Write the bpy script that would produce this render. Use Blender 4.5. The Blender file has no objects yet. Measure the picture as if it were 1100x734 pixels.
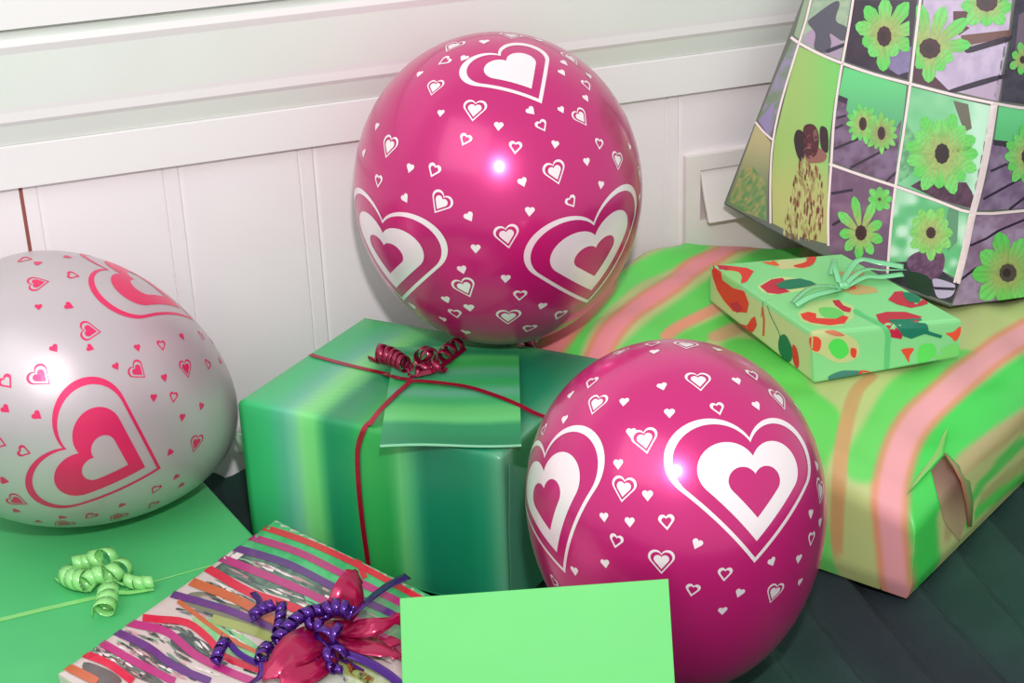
import bpy, bmesh, math, random
from mathutils import Vector, Matrix, geometry
from mathutils.bvhtree import BVHTree
random.seed(7)
SC = bpy.context.scene
COL = SC.collection

# ------------------------------------------------------------------ camera
FPX, CAMZ = 1813.6, 0.9
cx = Vector((5550, -1022, FPX)).normalized()
cz = -Vector((150, 4033, FPX)).normalized()
cy = cz.cross(cx).normalized()
RM = Matrix((cx, cy, cz))                       # world = RM @ (right, down, forward)
CAM = Vector((0, 0, CAMZ))
cam = bpy.data.cameras.new('camera'); camo = bpy.data.objects.new('camera', cam); COL.objects.link(camo)
cam.sensor_width = 36; cam.lens = FPX * 36 / 1100; cam.clip_start = .02
rt, dn, fw = RM @ Vector((1, 0, 0)), RM @ Vector((0, 1, 0)), RM @ Vector((0, 0, 1))
m = Matrix((rt, -dn, -fw)).transposed().to_4x4(); m.translation = CAM
camo.matrix_world = m
SC.camera = camo

# ------------------------------------------------------------------ light
SC.view_settings.view_transform = 'Standard'; SC.view_settings.look = 'None'
SC.view_settings.exposure = 0.10; SC.view_settings.gamma = 1
w = bpy.data.worlds.new('room_light'); SC.world = w; w.use_nodes = True
w.node_tree.nodes['Background'].inputs[0].default_value = (.97, 1.0, .975, 1)
w.node_tree.nodes['Background'].inputs[1].default_value = .70
def lamp(name, typ, loc, target, power, size, color=(1, 1, 1)):
    l = bpy.data.lights.new(name, typ); o = bpy.data.objects.new(name, l); COL.objects.link(o)
    l.energy = power; l.color = color
    if typ == 'AREA': l.size = size
    else: l.shadow_soft_size = size
    o.location = loc
    o.rotation_euler = (Vector(target) - Vector(loc)).to_track_quat('-Z', 'Y').to_euler()
    return o
lamp('camera_flash', 'SPOT', (0.05, -0.02, 1.22), (.5, 1.5, .2), 60, .034, (1, .95, .975))
bpy.data.lights['camera_flash'].spot_size = 1.6; bpy.data.lights['camera_flash'].spot_blend = .6
lamp('left_fill_light', 'AREA', (-1.3, .1, 2.3), (.5, 1.4, .1), 18, 1.9, (.93, 1, .98))  # soft fill lamp added out of view, strengthened to bring out cloth ribs

# ------------------------------------------------------------------ helpers
def ray(px, py): return (RM @ Vector((px - 550, py - 367, FPX))).normalized()
def onz(px, py, z): d = ray(px, py); return CAM + d * ((z - CAMZ) / d.z)
def ony(px, py, y): d = ray(px, py); return CAM + d * (y / d.y)
def at(px, py, dist): return CAM + ray(px, py) * dist
def lin(c):
    return tuple((v / 255 / 12.92) if v / 255 <= .04045 else ((v / 255 + .055) / 1.055) ** 2.4 for v in c[:3]) + (1,)
def mix(a, b, f): return tuple(x + (y - x) * f for x, y in zip(a, b))
def sstep(a, b, x):
    t = max(0, min(1, (x - a) / (b - a))); return t * t * (3 - 2 * t)

def vn(x, y, sc_, seed=0):
    x, y = x * sc_ + seed * 7.3, y * sc_ + seed * 3.1; i, j = math.floor(x), math.floor(y); fx, fy = x - i, y - j
    fx, fy = fx * fx * (3 - 2 * fx), fy * fy * (3 - 2 * fy)
    h = lambda a, b: (math.sin(a * 127.1 + b * 311.7 + seed) * 43758.5453) % 1
    return (h(i, j) * (1 - fx) + h(i + 1, j) * fx) * (1 - fy) + (h(i, j + 1) * (1 - fx) + h(i + 1, j + 1) * fx) * fy
def mat(name, color=None, rough=.5, metal=0, coat=0, coat_rough=.1, bump=None, sheen=0, spec=.5, trans=0, emis=None, var=None):
    """Procedural principled material; without a colour it reads the mesh's print colours."""
    m = bpy.data.materials.new(name); m.use_nodes = True; nt = m.node_tree; b = nt.nodes['Principled BSDF']
    b.inputs['Roughness'].default_value = rough; b.inputs['Metallic'].default_value = metal
    b.inputs['Coat Weight'].default_value = coat; b.inputs['Coat Roughness'].default_value = coat_rough
    b.inputs['Specular IOR Level'].default_value = spec
    b.inputs['Sheen Weight'].default_value = sheen
    if trans: b.inputs['Alpha'].default_value = 1 - trans
    src = None
    if color is None:
        a = nt.nodes.new('ShaderNodeVertexColor'); a.layer_name = 'Col'; src = a.outputs[0]
        nt.links.new(src, b.inputs['Base Color'])
    else:
        b.inputs['Base Color'].default_value = lin(color)
    if var:                                     # (scale, amount): gentle tone variation
        tc = nt.nodes.new('ShaderNodeTexCoord'); n = nt.nodes.new('ShaderNodeTexNoise'); n.inputs['Scale'].default_value = var[0]
        nt.links.new(tc.outputs['Object'], n.inputs['Vector'])
        mr = nt.nodes.new('ShaderNodeMapRange'); mr.inputs[1].default_value = .3; mr.inputs[2].default_value = .7
        mr.inputs[3].default_value = 1 - var[1]; mr.inputs[4].default_value = 1 + var[1]
        nt.links.new(n.outputs[0], mr.inputs[0])
        mx = nt.nodes.new('ShaderNodeVectorMath'); mx.operation = 'SCALE'
        if src: nt.links.new(src, mx.inputs[0])
        else: mx.inputs[0].default_value = lin(color)[:3]
        nt.links.new(mr.outputs[0], mx.inputs['Scale']); nt.links.new(mx.outputs[0], b.inputs['Base Color'])
    if bump:                                    # list of (scale, strength, stretch)
        prev = None
        for sc_, st, stretch in bump:
            tc = nt.nodes.new('ShaderNodeTexCoord'); mp = nt.nodes.new('ShaderNodeMapping'); mp.inputs['Scale'].default_value = stretch
            n = nt.nodes.new('ShaderNodeTexNoise'); n.inputs['Scale'].default_value = sc_; n.inputs['Detail'].default_value = 3
            bp = nt.nodes.new('ShaderNodeBump'); bp.inputs['Strength'].default_value = st; bp.inputs['Distance'].default_value = .004
            nt.links.new(tc.outputs['Object'], mp.inputs[0]); nt.links.new(mp.outputs[0], n.inputs['Vector'])
            nt.links.new(n.outputs[0], bp.inputs['Height'])
            if prev: nt.links.new(prev.outputs[0], bp.inputs['Normal'])
            prev = bp
        nt.links.new(prev.outputs[0], b.inputs['Normal'])
    return m

class MB:
    """Collects coloured faces and links them as one mesh object."""
    def __init__(s): s.v = []; s.f = []; s.c = []; s.mi = []
    def face(s, pts, col=(200, 200, 200), mi=0):
        i = len(s.v); s.v += [tuple(p) for p in pts]; s.f.append(tuple(range(i, i + len(pts))))
        s.c += [lin(col)] * len(pts); s.mi.append(mi)
    def grid(s, rows, colf, mi=0, closeu=False, flip=False):
        """rows: list of lists of points; colf(i,j,point)->rgb"""
        base = len(s.v); n = len(rows[0])
        for i, r in enumerate(rows):
            for j, p in enumerate(r):
                s.v.append(tuple(p)); s.c.append(lin(colf(i, j, p) if callable(colf) else colf))
        for i in range(len(rows) - 1):
            for j in range(n if closeu else n - 1):
                k = (j + 1) % n
                q = (base + i * n + j, base + i * n + k, base + (i + 1) * n + k, base + (i + 1) * n + j)
                s.f.append(q[::-1] if flip else q); s.mi.append(mi)
    def box(s, x0, x1, y0, y1, z0, z1, col=(200, 200, 200), mi=0, M=None):
        P = [Vector((x, y, z)) for z in (z0, z1) for y in (y0, y1) for x in (x0, x1)]
        if M: P = [M @ p for p in P]
        for q in ((0, 2, 3, 1), (4, 5, 7, 6), (0, 1, 5, 4), (2, 6, 7, 3), (0, 4, 6, 2), (1, 3, 7, 5)):
            s.face([P[k] for k in q], col, mi)
    def build(s, name, mats, parent=None, smooth=False, solid=0, bevel=0, weld=False):
        me = bpy.data.meshes.new(name); me.from_pydata(s.v, [], s.f)
        for mm in (mats if isinstance(mats, (list, tuple)) else [mats]): me.materials.append(mm)
        a = me.color_attributes.new('Col', 'FLOAT_COLOR', 'POINT')
        a.data.foreach_set('color', [x for c in s.c for x in c])
        me.polygons.foreach_set('material_index', s.mi)
        if smooth: me.polygons.foreach_set('use_smooth', [True] * len(s.f))
        if weld:
            bm = bmesh.new(); bm.from_mesh(me); bmesh.ops.remove_doubles(bm, verts=bm.verts, dist=1e-6); 
            bmesh.ops.recalc_face_normals(bm, faces=bm.faces); bm.to_mesh(me); bm.free()
        o = bpy.data.objects.new(name, me); COL.objects.link(o)
        if parent: o.parent = parent; o.matrix_parent_inverse = parent.matrix_world.inverted()
        if solid: md = o.modifiers.new('thickness', 'SOLIDIFY'); md.thickness = solid; md.offset = 0
        if bevel: md = o.modifiers.new('bevel', 'BEVEL'); md.width = bevel; md.segments = 3; md.limit_method = 'ANGLE'
        return o
def empty(name, loc):
    o = bpy.data.objects.new(name, None); o.empty_display_size = .03; COL.objects.link(o); o.location = loc
    o.matrix_world = Matrix.Translation(loc); return o
def tag(o, label, cat, group=None):
    o['label'] = label; o['category'] = cat
    if group: o['group'] = group
    return o
def structure(o): o['kind'] = 'structure'; return o

def bvh(mb): return BVHTree.FromPolygons([Vector(v) for v in mb.v], mb.f)
def hit(tree, px, py):
    r = tree.ray_cast(CAM, ray(px, py))
    return (r[0], r[1]) if r[0] is not None else (None, None)
def dense(poly, step):
    out = []
    for i, p in enumerate(poly):
        q = poly[(i + 1) % len(poly)]; d = math.dist(p, q); n = max(1, int(d / step))
        out += [(p[0] + (q[0] - p[0]) * k / n, p[1] + (q[1] - p[1]) * k / n) for k in range(n)]
    return out
def ink(mb, tree, poly, col, layer=1, mi=0, step=5, off=.00018, rnd_=False):
    """A printed patch: outline traced where it sits on the sheet, laid on the real surface as a film of ink."""
    if rnd_ and len(poly) > 3:
        n_ = len(poly); q_ = []
        for i in range(n_):
            a, b, c, d = poly[i - 1], poly[i], poly[(i + 1) % n_], poly[(i + 2) % n_]
            for t in (0, .25, .5, .75):
                q_.append(tuple(.5 * (2 * b[k] + (c[k] - a[k]) * t + (2 * a[k] - 5 * b[k] + 4 * c[k] - d[k]) * t * t + (3 * b[k] - a[k] - 3 * c[k] + d[k]) * t ** 3) for k in (0, 1)))
        poly = q_
    pl = dense(poly, step)
    xs = [p[0] for p in pl]; ys = [p[1] for p in pl]
    inner = []
    y = min(ys) + step
    while y < max(ys):
        x = min(xs) + step
        while x < max(xs):
            inner.append((x, y)); x += step
        y += step
    pts = [Vector(p) for p in pl] + [Vector(p) for p in inner]
    nb = len(pl)
    vo, eo, fo, *_ = geometry.delaunay_2d_cdt(pts, [(i, (i + 1) % nb) for i in range(nb)], [tuple(range(nb))], 1, 1e-4)
    gx = sum(p[0] for p in pl) / nb; gy = sum(p[1] for p in pl) / nb
    P = []
    for v in vo:
        h, n = hit(tree, v.x, v.y)
        if h is None:                             # trim the print at the edge of the sheet
            for kk in range(1, 60):
                h, n = hit(tree, v.x + (gx - v.x) * kk * .012, v.y + (gy - v.y) * kk * .012)
                if h is not None: break
        if h is None: P.append(None); continue
        if n.dot(CAM - h) < 0: n = -n
        P.append(h + n * off * layer)
    base = len(mb.v); idx = {}
    for f in fo:
        if any(P[i] is None for i in f): continue
        q = []
        for i in f:
            if i not in idx:
                idx[i] = len(mb.v); mb.v.append(tuple(P[i]))
                c = col(vo[i].x, vo[i].y) if callable(col) else col
                mb.c.append(lin(c))
            q.append(idx[i])
        mb.f.append(tuple(q)); mb.mi.append(mi)
def band(pts, wd):
    """polygon around a polyline; wd a number or per-point widths"""
    n = len(pts); L, R = [], []
    for i, p in enumerate(pts):
        a = pts[max(0, i - 1)]; b = pts[min(n - 1, i + 1)]
        dx, dy = b[0] - a[0], b[1] - a[1]; l = math.hypot(dx, dy) or 1
        k = (wd[i] if isinstance(wd, (list, tuple)) else wd) / 2
        L.append((p[0] - dy / l * k, p[1] + dx / l * k)); R.append((p[0] + dy / l * k, p[1] - dx / l * k))
    return L + R[::-1]
def smoothline(pts, n=8):
    """Catmull-Rom through 2-D or 3-D points"""
    P = [Vector(p) for p in pts]; P = [P[0] * 2 - P[1]] + P + [P[-1] * 2 - P[-2]]; out = []
    for i in range(1, len(P) - 2):
        for k in range(n):
            t = k / n
            out.append(.5 * ((2 * P[i]) + (P[i + 1] - P[i - 1]) * t + (2 * P[i - 1] - 5 * P[i] + 4 * P[i + 1] - P[i + 2]) * t * t
                             + (3 * P[i] - P[i - 1] - 3 * P[i + 1] + P[i + 2]) * t ** 3))
    out.append(P[-2]); return out

def strip(mb, pts, width, normal, col=(200, 200, 200), twist=0):
    """flat ribbon along 3-D points, lying square to `normal`"""
    pts = [Vector(p) for p in pts]; rows = []
    for i, p in enumerate(pts):
        t = (pts[min(i + 1, len(pts) - 1)] - pts[max(i - 1, 0)]).normalized()
        nn = normal(i / (len(pts) - 1)) if callable(normal) else Vector(normal)
        if twist: nn = Matrix.Rotation(twist * i / (len(pts) - 1), 3, t) @ nn
        s = t.cross(nn).normalized() * (width(i / (len(pts) - 1)) if callable(width) else width) / 2
        rows.append([p - s, p - s * .33, p + s * .33, p + s])
    mb.grid(rows, col)
def curl(mb, pts, rad, turns, width, col=(200, 200, 200), phase=0):
    """springy ringlet of ribbon coiled round a path"""
    path = smoothline(pts, 12); N = int(turns * 18)
    L = [0]
    for a, b in zip(path, path[1:]): L.append(L[-1] + (b - a).length)
    rows = []
    for k in range(N + 1):
        d = L[-1] * k / N; i = 0
        while i < len(L) - 2 and L[i + 1] < d: i += 1
        f = (d - L[i]) / max(1e-9, L[i + 1] - L[i]); p = path[i].lerp(path[i + 1], f)
        t = (path[min(i + 2, len(path) - 1)] - path[max(i - 1, 0)]).normalized()
        u = t.cross(Vector((0, 0, 1)));  u = u.normalized() if u.length > .1 else Vector((1, 0, 0))
        v = t.cross(u).normalized(); th = 2 * math.pi * turns * k / N + phase
        r = (rad(k / N) if callable(rad) else rad)
        c = p + (u * math.cos(th) + v * math.sin(th)) * r
        rows.append([c - t * width / 2, c, c + t * width / 2])
    mb.grid(rows, col)

# ------------------------------------------------------------------ materials
M_panel = mat('white_painted_panel', (243, 236, 238), .45, bump=[(30, .12, (1, 1, .1))], var=(6, .015))
M_trim = mat('white_painted_trim', (235, 232, 231), .4, bump=[(12, .06, (.2, 1, 1))])
M_sill = mat('pale_grey_green_paint', (231, 236, 229), .45, bump=[(200, .05, (1, 1, 1))], var=(9, .02))
M_gap = mat('bare_brown_wood', (176, 104, 92), .7)
M_plastic = mat('ivory_switch_plastic', (238, 232, 228), .35)
M_recess = mat('grey_rose_plastic', (205, 190, 192), .5)
M_cloth = mat('dark_green_cloth', None, .9, sheen=0, spec=.2, bump=[(900, .35, (1, 1, 1)), (60, .2, (1, .25, 1))], var=(14, .14))
M_pearl = mat('pearl_balloon_rubber', None, .30, metal=.35, coat=.6, coat_rough=.14)
M_silver = mat('white_pearl_rubber', None, .40, metal=.4, coat=.3, coat_rough=.25)
M_paper = mat('printed_wrapping_paper', None, .42, coat=.15, coat_rough=.25, bump=[(16, .10, (1, 1, 1))])
M_satin = mat('satin_wrapping_paper', None, .36, coat=.3, coat_rough=.2, bump=[(9, .12, (1, 1, .4))])
M_bag = mat('glossy_printed_bag', None, .35, coat=.25, coat_rough=.12)
M_cello = mat('crinkled_cellophane', None, .3, coat=.6, coat_rough=.12, bump=[(45, .35, (1, 1, 1))])
M_greenpaper = mat('plain_green_paper', (80, 188, 114), .5, bump=[(25, .25, (.15, 1, 1))], var=(12, .04))
M_card = mat('bright_green_card', (92, 194, 100), .55, bump=[(70, .05, (1, 1, 1))], var=(16, .015))
M_redrib = mat('dark_red_satin_ribbon', (165, 14, 50), .3, metal=.35, coat=.4)
M_maroon = mat('maroon_curling_ribbon', (142, 12, 58), .25, metal=.45, coat=.5)
M_purple = mat('purple_foil_ribbon', (78, 26, 136), .2, metal=.65, coat=.5)
M_magenta = mat('magenta_foil_ribbon', (172, 14, 74), .26, metal=.4, coat=.4)
M_lime = mat('lime_satin_ribbon', (168, 245, 150), .22, metal=.1, coat=.8, trans=.25)
M_mint = mat('mint_satin_ribbon', (140, 225, 165), .25, metal=.15, coat=.8, trans=.1)

# ------------------------------------------------------------------ setting: panelled wall and mouldings
YW = 1.70
X0, X1 = -1.3, 2.6
mb = MB()
zt, zb = .38, -.02
prof = []                                        # (x, y) plan of tongue-and-groove boards
gaps = []
x = .0835 - .144 * 9
while x < X1 - .2:
    deep = abs(x - .0835) < .01
    if deep:
        prof += [(x - .0019, YW), (x - .0017, YW + .004), (x + .0017, YW + .004), (x + .0019, YW)]
        gaps.append(x)
    else:
        prof += [(x - .0016, YW), (x, YW + .0022), (x + .0016, YW)]
    prof += [(x + .0148, YW), (x + .0166, YW + .0016), (x + .0184, YW + .0004), (x + .021, YW)]
    x += .144
for a, b in zip(prof, prof[1:]):
    dark = a[1] > YW + .003 and b[1] > YW + .003
    mb.face([(a[0], a[1], zb), (b[0], b[1], zb), (b[0], b[1], zt), (a[0], a[1], zt)], mi=1 if dark or (abs(a[0] - .0835) < .002 and abs(b[0] - .0835) < .002) else 0)
mb.box(prof[0][0], prof[-1][0], YW + .009, YW + .06, zb, 1.1)
structure(mb.build('wall_back', [M_panel, M_gap]))
M_floor = mat('pale_floor', (190, 180, 165), .5)
mb = MB(); mb.box(X0 - .3, X1 + .3, -1.2, YW + .06, -.47, -.45, (190, 180, 165)); structure(mb.build('floor', M_floor))
mb = MB(); mb.box(X0, X1, YW, YW + .06, -.45, zb); structure(mb.build('baseboard_back', M_trim))

def zat(py, y): return ony(0, py, y).z
def extrude(name, pr, mats, mis):
    m_ = MB()
    for (a, b), k in zip(zip(pr, pr[1:]), mis):
        m_.face([(X0, a[0], a[1]), (X1, a[0], a[1]), (X1, b[0], b[1]), (X0, b[0], b[1])], mi=k)
    for xx in (X0, X1): m_.face([(xx, p[0], p[1]) for p in pr])
    return structure(m_.build(name, mats, weld=True))
yb = YW - .012
extrude('trim_1', [(YW + .005, zat(205, yb)), (yb, zat(205, yb)), (yb, zat(160, yb)), (yb + .003, zat(159, yb) + .0005), (YW + .005, zat(159, yb))], [M_trim], [0] * 5)
ya, yc = yb - .006, yb - .020
pr = [(YW + .006, zat(159, yb) + .001), (yb + .002, zat(159, yb) + .001), (ya, zat(137, ya)), (ya - .003, zat(133, ya - .003)), (ya - .0035, zat(123, ya - .0035)),
      (ya - .0045, zat(117, ya - .0045)), (yc, zat(60, yc)), (yc - .003, zat(52, yc - .003)), (yc - .002, zat(44, yc - .002)), (yc + .012, zat(33, yc + .012)), (YW + .006, zat(33, yc + .012))]
o = extrude('trim_2', pr, [M_sill, M_trim], [0, 0, 1, 1, 1, 0, 1, 1, 0, 0])
yd = yc - .004
extrude('trim_3', [(YW + .006, zat(34, yd) + .001), (yd, zat(34, yd) + .001), (yd, zat(34, yd) + .16), (YW + .006, zat(34, yd) + .16)], [M_trim], [0] * 4)

# ------------------------------------------------------------------ light switch with a raised flap
root = empty('light_switch', (.9, YW, .13))
tag(root, 'ivory square wall switch with a tilted flap, behind the photo-printed gift bag', 'light switch')
xL, zT = .825, .285
mb = MB(); pw, ph = .15, .15
fr = .0185
for (a, b, c, d) in ((xL, xL + pw, zT - fr, zT), (xL, xL + pw, zT - ph, zT - ph + .07), (xL, xL + fr, zT - ph + .07, zT - fr), (xL + pw - fr, xL + pw, zT - ph + .07, zT - fr)):
    mb.box(a, b, YW - .009, YW + .001, c, d)
mb.build('frame', M_plastic, root, bevel=.0015)
mb = MB(); mb.box(xL + fr, xL + pw - fr, YW - .003, YW + .001, zT - ph + .07, zT - fr); mb.build('recess', M_recess, root)
mb = MB()
a0, a1 = xL + fr + .002, xL + pw - fr - .002
hz, lz = zT - fr - .002, zT - ph + .073
for (y0, y1) in ((YW - .005, 0),):
    P = [Vector((a0, YW - .004, hz)), Vector((a1, YW - .004, hz)), Vector((a1, YW - .031, lz)), Vector((a0, YW - .031, lz))]
    Q = [p + Vector((0, .006, -.001)) for p in P]
    mb.face([P[0], P[3], P[2], P[1]]); mb.face(Q)
    for i in range(4): mb.face([P[i], P[(i + 1) % 4], Q[(i + 1) % 4], Q[i]])
mb.build('rocker_flap', M_plastic, root, bevel=.001, weld=True)

# ------------------------------------------------------------------ ribbed dark cloth
mb = MB(); rows = []
def cloth_z(x, y):
    u = x - .12 * (y - 1.1) + .006 * math.sin(y * 9 + x * 5)
    k = (u / .060) % 1.0
    h = .0135 * (.6 * k / .7 + .4 * sstep(0, 1, k / .7) if k < .7 else sstep(0, 1, (1 - k) / .3)) - .0135
    return h + .0012 * math.sin(31 * x + 14 * y)
NX, NY = 330, 70
for j in range(NY + 1):
    y = .25 + (1.699 - .25) * j / NY
    rows.append([Vector((-.9 + 3.0 * i / NX, y, cloth_z(-.9 + 3.0 * i / NX, y) - .001)) for i in range(NX + 1)])
def ccol(i, j, p):
    f = .5 + .5 * math.sin(p.x * 23 + 3 * math.sin(p.y * 7))
    return mix((42, 74, 64), (46, 48, 58), f * .8)
mb.grid(rows, ccol)
y0, y1, xa, xb = .25, 1.699, -.9, 2.1
e = lambda i, j: rows[j][i]
for (seq) in ([e(i, 0) for i in range(NX + 1)], [e(i, NY) for i in range(NX, -1, -1)], [e(NX, j) for j in range(NY + 1)], [e(0, j) for j in range(NY, -1, -1)]):
    for a, b in zip(seq, seq[1:]): mb.face([a, Vector((a.x, a.y, -.05)), Vector((b.x, b.y, -.05)), b], (46, 70, 66))
mb.face([(xa, y0, -.05), (xb, y0, -.05), (xb, y1, -.05), (xa, y1, -.05)], (46, 70, 66))
bench = empty('bench', (.6, 1.0, -.45))
mb.build('cloth_cover', M_cloth, bench, smooth=False)
mb = MB(); mb.box(-.88, 2.08, .28, 1.69, -.449, -.0505, (225, 222, 216)); mb.build('base', M_trim, bench)
tag(bench, 'dark green cloth-covered bench with ribbed folds, beneath all the presents', 'bench')

# ------------------------------------------------------------------ balloons
class Balloon:
    def __init__(s, center, a, b, k, axis, nose=0):
        s.c = Vector(center); s.a = a; s.b = b; s.k = k; s.nose = nose
        z = Vector(axis).normalized(); xx = Vector((1, 0, 0)) - z * z.x
        if xx.length < .2: xx = Vector((0, 1, 0)) - z * z.y
        xx.normalize(); yy = z.cross(xx); s.M = Matrix((xx, yy, z)).transposed(); s.Mi = s.M.transposed()
    def pt(s, q, off=0):
        q = Vector(q).normalized(); g = 1 + s.k * q.z
        L = Vector((s.a * q.x * g, s.a * q.y * g, s.b * q.z))
        if q.z < -.8: L.z -= s.nose * ((-q.z - .8) / .2) ** 2
        L *= 1 + off / s.a
        return s.c + s.M @ L
    def inv(s, P):
        L = s.Mi @ (Vector(P) - s.c)
        qz = L.z / s.b
        for _ in range(12):                       # radial projection: scale L until it lies on the skin
            g = 1 + s.k * max(-1, min(1, qz)); v = Vector((L.x / (s.a * g), L.y / (s.a * g), L.z / s.b)); v.normalize(); qz = v.z
        return v
    def skin(s, mb, col, nu=128, nv=80):
        rows = []
        for i in range(nv + 1):
            th = math.pi * i / nv
            rows.append([s.pt((math.sin(th) * math.cos(2 * math.pi * j / nu), math.sin(th) * math.sin(2 * math.pi * j / nu), math.cos(th))) for j in range(nu)])
        mb.grid(rows, col, closeu=True); s.tree = bvh(mb)
def heart(n):
    """two round lobes running straight down to a sharp point, half-width 1, centred on its box"""
    c, rr, ty = .47, .53, -1.12; cy_ = .30
    clf = (cy_ + math.sqrt(rr * rr - c * c))
    d = math.hypot(c, cy_ - ty); al = math.acos(rr / d); base = math.atan2(ty - cy_, -c); a1 = base + al     # tangent point on the right lobe
    a0 = math.pi - math.atan2(clf - cy_, c)
    k1 = int(n * .33); right = [(c + rr * math.cos(a0 + (a1 - a0) * k / k1), cy_ + rr * math.sin(a0 + (a1 - a0) * k / k1)) for k in range(k1 + 1)]
    k2 = n // 2 - k1; e = right[-1]; right += [(e[0] + (0 - e[0]) * k / k2, e[1] + (ty - e[1]) * k / k2) for k in range(1, k2)]
    pts = right + [(0, ty)] + [(-x, y) for x, y in right[:0:-1]]
    return [(x, y + .145) for x, y in pts]
def put_heart(B, mb, P, tipdir, half, kind, col, asp=1, skew=0):
    """P: skin point, tipdir: tangent vector the point of the heart faces, half: half-width in metres"""
    nrm = (P - B.c).normalized(); e2 = -(tipdir - nrm * tipdir.dot(nrm)).normalized(); e1 = e2.cross(nrm)
    R = (P - B.c).length
    def mp(x, y, off):
        x, y = x + skew * y, y * asp
        r = math.hypot(x, y) * half / R; g = (math.tan(min(r, 1.25)) / r) if r > 1e-6 else 1
        return B.pt(B.inv(P + (e1 * x + e2 * y) * half * g), off)
    def fill(outer, inner, nr, off=.00025):
        rows = []
        for k in range(nr + 1):
            f = k / nr
            rows.append([mp(o[0] + (i[0] - o[0]) * f, o[1] + (i[1] - o[1]) * f, off) for o, i in zip(outer, inner)])
        mb.grid(rows, col, closeu=True)
    n = 30 if half < .02 else 120
    h = heart(n); n = len(h); sc = lambda k: [(x * k, y * k) for x, y in h]; zero = [(0, 0)] * n
    if kind == 'S': fill(h, zero, 1)
    elif kind == 'O': fill(h, sc(.62), 1)
    elif kind == 'D': fill(h, sc(.82), 1); fill(sc(.58), zero, 1)
    elif kind == 'B': fill(h, sc(.918), 1); fill(sc(.67), sc(.34), 5)
    elif kind == 'C': fill(h, sc(.87), 1); fill(sc(.57), zero, 6)
def hearts(B, mb, col, items, seed, back=46):
    done = []
    for it in items:
        px, py, wpx, kind, ang = it[:5]
        P, n = hit(B.tree, px, py)
        if P is None: continue
        d = (P - CAM).length; v = Vector((math.cos(math.radians(ang)), math.sin(math.radians(ang))))
        # tangent direction that runs along `ang` as seen at this spot
        r2 = ray(px + v.x * 3, py + v.y * 3); nn = (P - B.c).normalized(); den = r2.dot(n)
        P2 = CAM + r2 * ((P - CAM).dot(n) / den)
        if len(it) > 5: wpx = wpx * 2 * FPX / d      # large hearts carry their size in metres
        put_heart(B, mb, P, (P2 - P).normalized(), wpx / 2 * d / FPX, kind, col, *it[5:]); done.append((P, wpx / 2 * d / FPX))
    rnd = random.Random(seed)                    # the print carries on round the far side
    for k in range(900):
        if back <= 0: break
        q = Vector((rnd.gauss(0, 1), rnd.gauss(0, 1), rnd.gauss(0, 1))).normalized(); P = B.pt(q)
        if q.z < -.85 or (P - B.c).normalized().dot((CAM - B.c).normalized()) > -.02 and 550 + FPX * (P - CAM).dot(rt) / (P - CAM).dot(fw) > -25: continue
        big = rnd.random() < .06; half = .036 if big else rnd.choice((.0045, .0045, .0065, .011))
        if any((P - p).length < half + h + .004 for p, h in done): continue
        z = -(B.M @ Vector((0, 0, 1))) + Vector((rnd.gauss(0, .3), rnd.gauss(0, .3), 0))
        put_heart(B, mb, P, z, half, 'B' if big else ('S' if half < .005 else 'O' if half < .008 else 'D'), col); done.append((P, half)); back -= 1
def neck(B, col, mtl, parent, length=.02, bend=(0, 0, 0)):
    mb = MB(); rows = []; base = B.pt((0, 0, -1)); ax = -(B.M @ Vector((0, 0, 1))); bend = Vector(bend)
    u = B.M @ Vector((1, 0, 0)); v = B.M @ Vector((0, 1, 0))
    for f, r in ((-.35, .016), (-.1, .0085), (.1, .0055), (.3, .0075), (.42, .0045), (.5, .0042), (.7, .0062), (.9, .0095), (1.0, .0105), (1.03, .0095)):
        c = base + ax * length * f + bend * max(0, f) ** 2
        rows.append([c + (u * math.cos(t) + v * math.sin(t)) * r for t in [2 * math.pi * k / 20 for k in range(20)]])
    mb.grid(rows, col, closeu=True); mb.build('knotted_neck', mtl, parent, smooth=True)

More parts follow.
